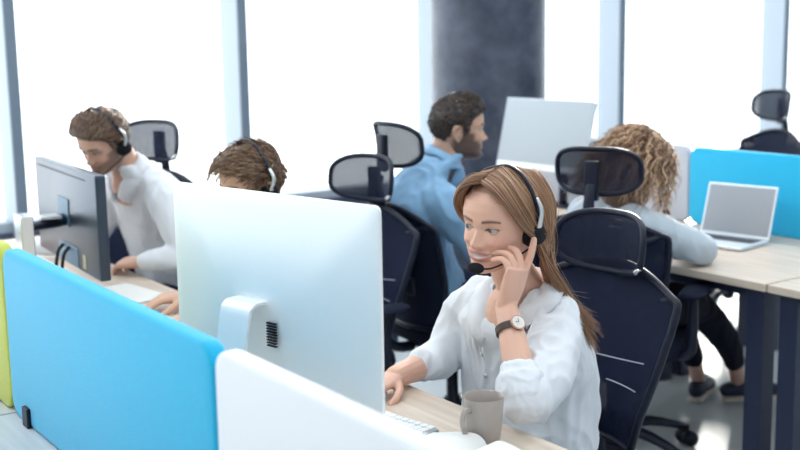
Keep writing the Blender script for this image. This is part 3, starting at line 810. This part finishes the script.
# watch
fa = unit(wL-eL); wc = wL-fa*.060
wt = empty('wristwatch', tuple(wc), 'round wristwatch with dark strap on the smiling woman\'s raised wrist', 'watch')
aa = unit(np.cross(fa, V3(.6, -.8, 0))); bb = np.cross(aa, fa)
m = MB(); ring = [wc+(math.cos(a)*aa*.0315+math.sin(a)*bb*.0305) for a in np.linspace(0, 2*PI, 32, endpoint=False)]
n0 = len(ring); vs = []
for p in ring:
    o_ = unit(p-wc)
    vs += [p-fa*.008, p+fa*.008, p+fa*.008+o_*.003, p-fa*.008+o_*.003]
m.add(vs, [(i*4+j, ((i+1) % n0)*4+j, ((i+1) % n0)*4+(j+1) % 4, i*4+(j+1) % 4) for i in range(n0) for j in range(4)]); m.build('strap', M['strap'], wt, angle=40)
od = unit(camdir+V3(.55, .35, .0)); od = unit(od-fa*np.dot(od, fa)); dc = wc+od*.031
m = MB(); tube(m, [dc, dc+od*.007], .0175, 28, 1, cap=False); cs = m.build('case', M['rose'], wt, angle=40)
m = MB(); tube(m, [dc+od*.007, dc+od*.0078], .0145, 28, 1, cap=False); dl = m.build('dial', M['dial'], wt, angle=40)
m = MB(); e1 = unit(np.cross(od, fa)); tube(m, [dc+od*.0085, dc+od*.0085+fa*.009], .0006, 6, 1); tube(m, [dc+od*.0085, dc+od*.0085+e1*.007], .0006, 6, 1); m.build('hands', M['blackp'], dl)

# ================================================================== generic office worker
def worker(label, base, fr, skin, neck, secs, yaw, shirt, arms, hairf=None, male=True, beard=0, smile=0, voxel=.004, shirt_amp=.007, seed=0, beardcol=(.1, .06, .04), browcol=(.1, .06, .04), legs=None, legmat=None, ears=(-1, 1), collar_rz=None, hand_L=.19):
    r = empty('person', tuple(base), label, 'person')
    hd = make_head(male, skin, smile=smile, beard=beard, beardcol=beardcol, browcol=browcol, lipcol=(.5, .24, .2))
    sk = MB(); nb = V3(*neck)
    tube(sk, [fr((0, .03, .0)), fr((0, .035, -.06)), fr((0, .045, -.115)), nb, nb-V3(0, 0, .05)], [.052, .058, .056, .058, .06], 18, 4)
    st = MB(); torso(st, secs, yaw)
    for A in arms:
        S, E_, Wr = map(lambda q: V3(*q), A['p'])
        tube(sk, [nb-V3(0, 0, .10), S-V3(0, 0, .03), E_, E_*.5+Wr*.5, Wr], [.03, .03, .034, .034, .026], 14, 4)
        hand(sk, Wr, V3(*A['d']), V3(*A['n']), L=hand_L, side=A.get('side', 1), curls=A.get('curls', [(.5, .7, .4)]*4), thumb=.7)
        cen = V3(*secs[-2][0]); ce = A.get('cuff', .88)
        tube(st, [S*.6+cen*.4, S, S*.5+E_*.5, E_, E_*.5+Wr*.5, E_*(1-ce)+Wr*ce], [.06, .074, .068, .058, .048, .036], 18, 4)
    b = body_mesh(r, hd, sk, skin, voxel, head_fr=fr, ears=ears)
    so_ = garment('shirt', st, shirt, r, .007, shirt_amp, (9, 9, 5), seed, 3)
    if collar_rz is not None: collar(r, shirt, nb+V3(0, 0, .0), Rz(D(collar_rz[0])) @ Rx(D(collar_rz[1])), so_, .98, .8)
    if legs:
        m = MB()
        for L in legs: tube(m, [V3(*q) for q in L], [.095, .088, .068, .058, .042][:len(L)], 16, 4)
        tube(m, [V3(*legs[0][0]), V3(*legs[1][0])], .105, 16, 2)
        garment('trousers', m, legmat or M['jeans'], r, .008, .004)
    if hairf: hairf(fr, r)
    return r
def shoe(root, c, dirn, ml, pitch=0):
    d = unit(dirn); s = unit(np.cross(V3(0, 0, 1), d)); up = np.cross(d, s); c = V3(*c)
    m = MB(); tube(m, [c-d*.11+up*.05, c-d*.06+up*.055, c+d*.0+up*.05, c+d*.08+up*.032, c+d*.13+up*.026], [.034, .042, .042, .040, .026], 14, 4, up=up, flat=.85); sh_ = m.build('shoe', ml, root)
    m = MB(); tube(m, [c-d*.12+up*.012, c-d*.04+up*.012, c+d*.07+up*.012, c+d*.145+up*.016], [.034, .038, .044, .028], 14, 4, up=up, flat=.38); m.build('sole', M['sole'], sh_)
    m = MB()
    for k in range(4): tube(m, [c+d*(.01+k*.018)+up*(.090-k*.008)-s*.02, c+d*(.016+k*.018)+up*(.094-k*.008), c+d*(.01+k*.018)+up*(.090-k*.008)+s*.02], .0022, 6, 2)
    m.build('laces', M['lace'], sh_)

# ---- leftmost man, bearded, white shirt, writing
f1 = Frame((-4.05, 1.51, 1.22), 20, 28, 6, .99)
SK1 = (.66, .40, .30)
worker('bearded man in white shirt and headset bent over the desk by the window', (-4.3, 1.88, 0), f1, SK1, (-4.085, 1.605, 1.10),
       [((-4.25, 1.88, .50), .19, .14), ((-4.24, 1.86, .62), .185, .135), ((-4.19, 1.79, .82), .20, .135), ((-4.13, 1.71, .98), .21, .12), ((-4.10, 1.665, 1.065), .17, .10), ((-4.086, 1.615, 1.125), .088, .082)], [8]*6, M['shirt'],
       [dict(p=((-3.925, 1.69, 1.0), (-3.76, 1.70, .81), (-3.885, 1.555, .79)), d=(-.10, -.04, -.01), n=(0, .3, -1), side=-1),
        dict(p=((-4.29, 1.63, .99), (-4.42, 1.56, .80), (-4.46, 1.34, .785)), d=(.02, -.12, -.01), n=(0, 0, -1), side=1)],
       hairf=lambda fr, r: short_hair(fr, r, (.13, .075, .05), .035, .014, 1700, (-.2, .9, .35), quiff=.018, tips=(.36, .23, .15)),
       beard=.75, beardcol=(.16, .09, .06), seed=11, legs=[[(-4.15, 1.9, .55), (-4.08, 1.62, .56), (-4.05, 1.42, .54), (-4.05, 1.42, .3), (-4.05, 1.46, .1)], [(-4.35, 1.9, .55), (-4.32, 1.62, .56), (-4.3, 1.42, .54), (-4.3, 1.42, .3), (-4.3, 1.46, .1)]],
       collar_rz=(5, 22))
headset(f1, f1((0, 0, .13)), 'black headset worn by the bearded man writing by the window', 1, r=.094, clear=.016, mic=(.012, -.108, -.088))
# ---- man behind the large monitor
f2 = Frame((-3.20, 1.66, 1.130), 4, 12, 4, 1.02)
worker('brown haired man in white shirt half hidden behind the large monitor', (-3.25, 1.98, 0), f2, (.68, .42, .32), (-3.21, 1.74, .985),
       [((-3.28, 1.98, .50), .19, .14), ((-3.28, 1.95, .62), .185, .135), ((-3.26, 1.88, .78), .19, .13), ((-3.23, 1.81, .89), .20, .12), ((-3.215, 1.77, .955), .16, .09), ((-3.21, 1.75, .99), .085, .07)], [0]*6, M['shirt'],
       [dict(p=((-3.05, 1.80, .90), (-2.96, 1.66, .79), (-3.05, 1.44, .78)), d=(-.03, -.12, -.01), n=(0, 0, -1), side=-1),
        dict(p=((-3.38, 1.75, .89), (-3.46, 1.62, .80), (-3.30, 1.475, .785)), d=(-.035, -.10, -.01), n=(0, 0, -1), side=1, curls=[(.35, .5, .3)]*4)],
       hairf=lambda fr, r: short_hair(fr, r, (.15, .085, .05), .042, .018, 1900, (-.35, -.7, .2), quiff=.012, tips=(.34, .20, .11)),
       collar_rz=(-5, 15), seed=21, legs=[[(-3.18, 2.0, .55), (-3.12, 1.72, .56), (-3.1, 1.55, .54), (-3.1, 1.55, .3), (-3.1, 1.58, .1)], [(-3.38, 2.0, .55), (-3.38, 1.72, .56), (-3.36, 1.55, .54), (-3.36, 1.55, .3), (-3.36, 1.58, .1)]])
headset(f2, f2((0, 0, .13)), 'headset on the man half hidden behind the large monitor', 1, r=.096, clear=.022)
# ---- man in light blue shirt, seen from behind, profile to the right
f3 = Frame((-3.50, 2.715, 1.225), 149, 3, 0, 1.06)
worker('dark haired bearded man in light blue shirt seen from behind', (-3.5, 2.62, 0), f3, (.60, .37, .27), (-3.515, 2.665, 1.115),
       [((-3.52, 2.62, .50), .19, .14), ((-3.53, 2.60, .62), .185, .135), ((-3.58, 2.55, .80), .225, .145), ((-3.57, 2.56, .95), .24, .135), ((-3.55, 2.59, 1.06), .18, .10), ((-3.518, 2.655, 1.13), .085, .08)], [150, 150, 148, 142, 142, 145], M['shirt_blue'],
       [dict(p=((-3.36, 2.52, .975), (-3.26, 2.66, .76), (-3.30, 2.90, .77)), d=(.02, .12, 0), n=(0, 0, -1), side=1),
        dict(p=((-3.70, 2.70, .975), (-3.74, 2.84, .78), (-3.60, 3.05, .77)), d=(.05, .12, 0), n=(0, 0, -1), side=-1)],
       hairf=lambda fr, r: short_hair(fr, r, (.028, .018, .018), .028, .012, 1700, (0, .6, .6), quiff=.014, tips=(.12, .075, .05)),
       beard=.85, beardcol=(.05, .032, .028), browcol=(.03, .02, .02), seed=31, shirt_amp=.009, collar_rz=(145, 4),
       legs=[[(-3.43, 2.60, .55), (-3.34, 2.84, .56), (-3.30, 3.04, .54), (-3.28, 3.05, .3), (-3.26, 3.02, .1)], [(-3.62, 2.66, .55), (-3.56, 2.92, .56), (-3.52, 3.10, .54), (-3.50, 3.1, .3), (-3.5, 3.08, .1)]])
# ---- curly haired woman from behind
f4 = Frame((-2.935, 3.12, 1.087), 186, 24, -6, 1.08)
def curly(fr, r):
    mb = MB()
    ellipsoid(mb, fr((0, .03, .01)), (.098, .105, .115), R=fr.R, col=(.20, .11, .07))
    ellipsoid(mb, fr((-.02, .06, -.09)), (.095, .075, .10), R=fr.R, col=(.20, .11, .07))
    for k in range(850):
        a = rng.uniform(-PI, PI); ph = rng.uniform(0, 1.75)
        nn = V3(math.sin(ph)*math.cos(a), math.sin(ph)*math.sin(a), math.cos(ph))
        if nn[1] < -.62 and ph > .8: continue
        p = V3(0, .03, .01)+nn*V3(.098, .105, .115)
        L = rng.uniform(.08, .17)*(1.0 if ph > .8 else .8); n = 22
        dr = unit(nn*.10+V3(nn[0]*.45, .25, -1)*(.5+.5*min(1, ph/1.2))+np.cross(nn, V3(0, 1, .3))*0+rng.normal(0, .16, 3)); dr = unit(dr-nn*min(0, np.dot(dr, nn))*.9)
        s1 = unit(np.cross(dr, V3(.3, .2, .9))); s2 = np.cross(dr, s1); tw = rng.uniform(1.5, 3.2)*2*PI; r0 = rng.uniform(.004, .010); p0 = rng.uniform(0, 6)
        tt = np.linspace(0, 1, n)[:, None]
        P = p+dr*L*tt+nn*.016*np.sin(tt*PI*.6)+V3(0, 0, -.04)*tt**2+r0*(np.cos(p0+tw*tt)*s1+np.sin(p0+tw*tt)*s2)*np.minimum(1, tt*4)
        c = np.array((.26, .14, .08))*rng.uniform(.4, 1.4) if rng.rand() < .48 else np.array((.78, .54, .35))*rng.uniform(.7, 1.15)
        strand(mb, fr(P), rng.uniform(.0016, .0028), c, 3)
    mb.build('hair', M['hair'], r)
cw = worker('woman with blonde brown curly hair in pale blue shirt seen from behind', (-2.95, 3.0, 0), f4, (.70, .45, .35), (-2.975, 3.02, .99),
       [((-2.95, 2.97, .50), .18, .14), ((-2.95, 2.97, .62), .175, .13), ((-2.955, 2.98, .78), .18, .125), ((-2.965, 3.0, .89), .195, .115), ((-2.97, 3.01, .95), .15, .085), ((-2.975, 3.02, .985), .08, .065)], [190]*6, M['shirt_grey'],
       [dict(p=((-2.80, 2.98, .90), (-2.735, 3.235, .80), (-2.95, 3.36, .78)), d=(-.12, .05, 0), n=(0, 0, -1), side=1, cuff=.75),
        dict(p=((-3.13, 3.04, .90), (-3.22, 3.27, .80), (-3.10, 3.42, .78)), d=(.12, .05, 0), n=(0, 0, -1), side=-1)],
       hairf=curly, male=False, seed=41, ears=(), hand_L=.17,
       legs=[[(-2.87, 2.98, .54), (-2.93, 3.28, .55), (-2.98, 3.50, .50), (-3.01, 3.72, .32), (-3.05, 3.83, .20)], [(-3.05, 3.0, .54), (-3.10, 3.30, .55), (-3.13, 3.48, .48), (-3.18, 3.66, .30), (-3.21, 3.76, .19)]], legmat=M['trousers'])
m = MB(); tube(m, [V3(-3.045, 3.82, .22), V3(-3.085, 3.90, .09)], [.033, .030], 12, 2); m.add([], []); m.build('ankle', mat('ankle_skin', (.62, .38, .30), .5), cw)
m = MB(); tube(m, [V3(-3.205, 3.75, .21), V3(-3.225, 3.81, .08)], [.033, .030], 12, 2); m.build('ankle', bpy.data.materials['ankle_skin'], cw)
shoe(cw, (-3.045, 3.95, .015), (.62, .75, .10), M['navy'])
shoe(cw, (-3.245, 3.86, .0), (-.45, .9, .0), M['navy'])

# ================================================================== monitors and desk things
def on_frame(mb_fn): pass
# large all-in-one (back toward the camera)
im = empty('desktop_computer', (-2.105, 1.128, .74), 'large silver all-in-one computer seen from behind in front of the smiling woman', 'computer')
Ri = Rz(math.atan2(.135, .63)); oi = V3(-2.105, 1.128, 0)
def L2W(p): return np.asarray(p, float) @ Ri.T+oi
m = MB(); w, h, z0 = .65, .435, .828; rings = []
def rr_ring(ins, y, r): return np.array([(x, y, z0+ins+z) for x, z in roundrect(w-2*ins, h-2*ins, r, 6)])
for ins, y, r in ((.0, .004, .014), (.0, -.001, .014), (.003, -.003, .014), (.03, -.0065, .02), (.07, -.012, .03), (.12, -.019, .03), (.17, -.024, .03), (.205, -.026, .01)):
    rings.append(L2W(rr_ring(ins, y, r)))
rings = [L2W(rr_ring(.0, .006, .014))]+rings
loft(m, rings); pn = m.build('housing', M['alu'], im, angle=50)
m = MB(); panel(m, -.318, .318, z0+.06, z0+h-.006, .0075, .003, .008, .0008); m.v = [L2W(np.concatenate(m.v))]; m.build('screen', M['screen'], im)
m = MB(); prof = [(-.018, 1.034), (-.050, 1.035), (-.064, 1.028), (-.072, 1.01), (-.095, .90), (-.128, .80), (-.150, .752), (-.13, .7435), (.03, .7435)]
prof = catmull(np.array(prof), 3); sw = .047; vs = []
for i, (y, z) in enumerate(prof):
    t = unit(prof[min(i+1, len(prof)-1)]-prof[max(i-1, 0)]); nx, nz_ = -t[1]*.003, t[0]*.003
    for sx, q in ((-1, 1), (1, 1), (1, -1), (-1, -1)): vs.append((sx*sw-.030, y+nx*q, max(.7405, z+nz_*q)))
n = len(prof); fs = [(i*4+j, (i+1)*4+j, (i+1)*4+(j+1) % 4, i*4+(j+1) % 4) for i in range(n-1) for j in range(4)]+[(0, 1, 2, 3), tuple((n-1)*4+j for j in (3, 2, 1, 0))]
m.add(L2W(vs), fs); m.build('stand', M['alu'], im, angle=50)
m = MB()
for k in range(9): box(m, (.020, -.0315, .945+k*.006), (.048, -.0255, .948+k*.006), R=Ri, o=oi)
m.build('vent', M['blackp'], im, smooth=False)
# keyboard
kb = empty('keyboard', (-2.03, 1.35, .74), 'slim white and silver keyboard beside the woman\'s right hand', 'keyboard')
Rk = Rz(D(10)); ok = V3(-1.885, 1.405, .74)
m = MB(); box(m, (-.28, -.115, .002), (0, 0, .012), R=Rk, o=ok); m.build('case', M['kcase'], kb, smooth=False, bevel=.003)
for r_ in range(5):
    for c_ in range(14):
        m = MB(); x = -.275+c_*.0193; y = -.020-r_*.0205
        box(m, (x, y, .012), (x+.0165, y+.0175, .0155), R=Rk, o=ok); m.build('key', M['keys'], kb, smooth=False)
# mouse under her right hand
ms = empty('computer_mouse', (-2.175, 1.415, .74), 'white computer mouse under the smiling woman\'s right hand', 'mouse')
m = MB(); tube(m, [V3(-2.183, 1.455, .75), V3(-2.175, 1.415, .753), V3(-2.168, 1.375, .749)], [.022, .028, .022], 16, 4, up=(0, 0, 1), flat=.42); m.build('shell', M['keys'], ms)
# mug
mg = empty('mug', (-1.775, 1.437, .74), 'grey beige ceramic mug on the desk in front of the woman', 'mug')
m = MB(); cM = (-1.775, 1.437, .741)
lathe(m, [(.001, 0), (.030, 0), (.033, .003), (.036, .03), (.0395, .065), (.043, .104), (.0425, .1055), (.0405, .104), (.037, .065), (.033, .03), (.029, .008), (.001, .007)], cM, 48); m.build('cup', M['mug'], mg, angle=60)
hd_ = unit(V3(.15, -1.0, 0)); c0 = V3(*cM)
m = MB(); tube(m, [c0+hd_*.038+V3(0, 0, .082), c0+hd_*.056+V3(0, 0, .086), c0+hd_*.064+V3(0, 0, .066), c0+hd_*.055+V3(0, 0, .038), c0+hd_*.033+V3(0, 0, .026)], [.006, .0058, .0055, .0055, .006], 10, 5); m.build('handle', M['mug'], mg)
# open book
bk = empty('open_book', (-1.71, 1.27, .74), 'open book with white pages at the lower edge beside the mug', 'book')
ob = V3(-1.720, 1.405, .742); Rb = Rz(D(12))
for s in (-1, 1):
    m = MB(); prof = [(0, .006), (.008, .026), (.03, .038), (.07, .034), (.11, .024), (.150, .014)]; prof = catmull(np.array(prof), 4)
    vs = []
    for x, z in prof: vs += [(s*x, -.21, .002), (s*x, 0, .002), (s*x, 0, z), (s*x, -.21, z)]
    n = len(prof); fs = [(i*4+j, (i+1)*4+j, (i+1)*4+(j+1) % 4, i*4+(j+1) % 4) for i in range(n-1) for j in range(4)]+[(0, 1, 2, 3), tuple((n-1)*4+j for j in (3, 2, 1, 0))]
    m.add(np.array(vs) @ Rb.T+ob, fs); m.build('pages', M['paper'], bk, angle=40)
m = MB(); box(m, (-.155, -.215, -.001), (.155, .004, .002), R=Rb, o=ob); m.build('cover', M['grey_felt'], bk, smooth=False)
# dark monitor on the left
mo = empty('monitor', (-3.66, 1.22, .74), 'dark backed monitor on arm in front of the leftmost man', 'monitor')
TR, TL = V3(-3.43, 1.248, 0), V3(-4.20, 1.305, 0)
Rm = Rz(math.atan2(TR[1]-TL[1], TR[0]-TL[0])); om = (TR+TL)/2
Wm = np.linalg.norm(TR-TL)
def tw(a): m_ = MB(); return m_
m = MB(); panel(m, -Wm/2, Wm/2, .835, 1.170, .012, .034, .008, .004); m.v = [np.concatenate(m.v) @ Rm.T+om]; m.build('housing', M['monback'], mo, angle=40)
m = MB(); box(m, (-Wm/2+.012, .0285, .85), (Wm/2-.012, .031, 1.158), R=Rm, o=om); m.build('screen', M['screen'], mo, smooth=False)
m = MB(); box(m, (-Wm/2+.05, -.0065, 1.142), (Wm/2-.12, -.0045, 1.147), R=Rm, o=om); m.build('top_vent', M['blackp'], mo, smooth=False)
m = MB(); box(m, (-.075, -.0085, .965), (.055, -.0045, 1.06), R=Rm, o=om); m.build('mount_plate', M['monlabel'], mo, smooth=False, bevel=.002)
m = MB(); box(m, (-.10, -.0075, .84), (.14, -.0045, .905), R=Rm, o=om); m.build('port_cover', M['monlabel'], mo, smooth=False, bevel=.002)
m = MB(); box(m, (.20, -.0075, .85), (.235, -.0045, .895), R=Rm, o=om); m.build('rating_sticker', mat('label_beige', (.45, .45, .36), .6), mo, smooth=False)
m = MB(); tube(m, [V3(-.01, -.008, .985) @ Rm.T+om, V3(.05, -.06, .985) @ Rm.T+om, V3(.13, -.15, .99) @ Rm.T+om], [.035, .028, .024], 12, 3, up=(0, 0, 1), flat=.6); m.build('arm', M['blackp'], mo)
m = MB(); box(m, (.02, -.11, 1.004), (.10, -.04, 1.014), R=Rm, o=om); m.build('arm_cap', M['silver'], mo, smooth=False, bevel=.003)
m = MB(); box(m, (.10, -.195, .749), (.20, -.155, 1.035), R=Rm, o=om); m.build('stand_column', M['mirror'], mo, smooth=False, bevel=.003)
m = MB(); box(m, (.0, -.23, .741), (.25, .0, .749), R=Rm, o=om); m.build('stand_base', M['alu'], mo, smooth=False, bevel=.003)
for dx in (-.03, .045):
    m = MB(); tube(m, [V3(dx, -.012, .895) @ Rm.T+om, V3(dx, -.03, .87) @ Rm.T+om, V3(dx-.01, -.04, .80) @ Rm.T+om, V3(dx-.03, -.05, .75) @ Rm.T+om], .006, 8, 4); m.build('cable', M['blackp'], mo)
# pale grey monitor beside the column
mp_ = empty('monitor', (-4.10, 3.72, .74), 'pale grey blank monitor standing in front of the round column', 'monitor')
Rp = Rz(D(2)); op = V3(-4.14, 3.74, 0); tl = Rx(D(-13))
def PW(p): p = np.asarray(p, float); q = (p-V3(0, 0, 1.1)) @ tl.T+V3(0, 0, 1.1); return q @ Rp.T+op
m = MB(); panel(m, -.31, .28, .925, 1.272, .014, .028, .006, .003); m.v = [PW(np.concatenate(m.v))]; m.build('housing', M['alusat'], mp_, angle=40)
m = MB(); panel(m, -.306, .276, .955, 1.268, -.0015, .003, .005, .0008); m.v = [PW(np.concatenate(m.v))]; m.build('screen', M['mongrey'], mp_, angle=40)
m = MB(); tube(m, [V3(-4.14, 3.80, 1.05), V3(-4.13, 3.85, .95), V3(-4.13, 3.85, .75)], [.025, .022, .022], 12, 3); tube(m, [V3(-4.13, 3.80, .75), V3(-4.13, 3.87, .75)], .10, 20, 1, up=(0, 0, 1), flat=.08)
m.build('stand', M['blackp'], mp_)
# laptop
lp = empty('laptop', (-2.98, 3.62, .74), 'open silver laptop on the desk before the blue rear divider', 'laptop')
Rl = Rz(D(9)); ol = V3(-2.995, 3.73, .742)
m = MB(); box(m, (-.155, -.215, .001), (.155, 0, .014), R=Rl, o=ol); bs = m.build('base', M['alusat'], lp, smooth=False, bevel=.004)
m = MB(); box(m, (-.135, -.105, .0142), (.135, -.015, .0155), R=Rl, o=ol); m.build('key_bed', M['blackp'], lp, smooth=False)
tl2 = Rx(D(-17))
def lid(lo, hi): m = MB(); box(m, lo, hi, R=Rl @ tl2, o=ol+V3(0, 0, .014)); return m
lid((-.155, 0, 0), (.155, .006, .215)).build('lid', M['alusat'], lp, smooth=False, bevel=.003)
lid((-.147, -.001, .012), (.147, .0, .207)).build('screen', M['lscreen'], lp, smooth=False)
# papers on the desk of the young men
pr_ = empty('paper_sheet', (-3.57, 1.36, .74), 'white paper sheets lying on the desk before the men', 'paper')
m = MB(); box(m, (-.15, -.105, .0005), (.15, .105, .003), R=Rz(D(8)), o=V3(-3.62, 1.38, .741)); m.build('sheet', M['paper'], pr_, smooth=False)
pr2 = MB(); box(pr2, (-.15, -.105, .0005), (.15, .105, .003), R=Rz(D(-6)), o=V3(-4.42, 1.28, .741)); tag(pr2.build('paper_sheet', M['paper'], smooth=False), 'white paper under the writing hand at the left edge', 'paper')

# ================================================================== light and camera
w = bpy.data.worlds.new('sky'); sc.world = w; w.use_nodes = True
bg = w.node_tree.nodes['Background']; bg.inputs['Color'].default_value = (.93, .97, 1, 1); bg.inputs['Strength'].default_value = 2.6
sun = bpy.data.lights.new('sun', 'SUN'); sun.energy = 4.5; sun.angle = D(3); sun.color = (1, .93, .84)
so = bpy.data.objects.new('sun', sun); COL.objects.link(so)
sdir = unit(V3(.60, -.75, -.27)); so.rotation_euler = Vector(sdir).to_track_quat('-Z', 'Y').to_euler()
# rows of fill lights added out of view to brighten the room
for i, x in enumerate((-4.2, -2.4, -.6)):
    for j, y in enumerate((.2, 2.6, 5.0)):
        r = empty('fill_light', (x, y, 3.3), 'square fill light panel added out of view over the desks', 'fill light', 'fill light panels')
        m = MB(); box(m, (x-.3, y-.3, 3.27), (x+.3, y+.3, 3.3)); m.build('housing', M['plaster'], r, smooth=False)
        al = bpy.data.lights.new('fill_lamp', 'AREA'); al.energy = 14; al.size = .55; al.color = (.93, .97, 1)
        ao = bpy.data.objects.new('fill_lamp', al); ao.location = (0, 0, -.035); ao.parent = r; COL.objects.link(ao)

f = 1150.
A = V3(-814, -175, f); Vv = V3(120, 0, f); Vv[1] = (-A[0]*Vv[0]-f*f)/A[1]
Xw = -unit(A); Zw = -unit(Vv); Yw = np.cross(Zw, Xw); Rc = np.array([Xw, Yw, Zw])
cam = bpy.data.cameras.new('camera'); co = bpy.data.objects.new('camera', cam); COL.objects.link(co)
cam.sensor_width = 36; cam.lens = f/800*36
mw = Matrix([[Rc[i][0], -Rc[i][1], -Rc[i][2], (0, 0, 1.58)[i]] for i in range(3)]+[[0, 0, 0, 1]]); co.matrix_world = mw
cam.dof.use_dof = True; cam.dof.focus_distance = 2.6; cam.dof.aperture_fstop = 3.2
cam.clip_start = .05
sc.camera = co
vs_ = sc.view_settings; vs_.view_transform = 'Standard'; vs_.look = 'None'; vs_.exposure = .27; vs_.gamma = 1; vs_.use_curve_mapping = False
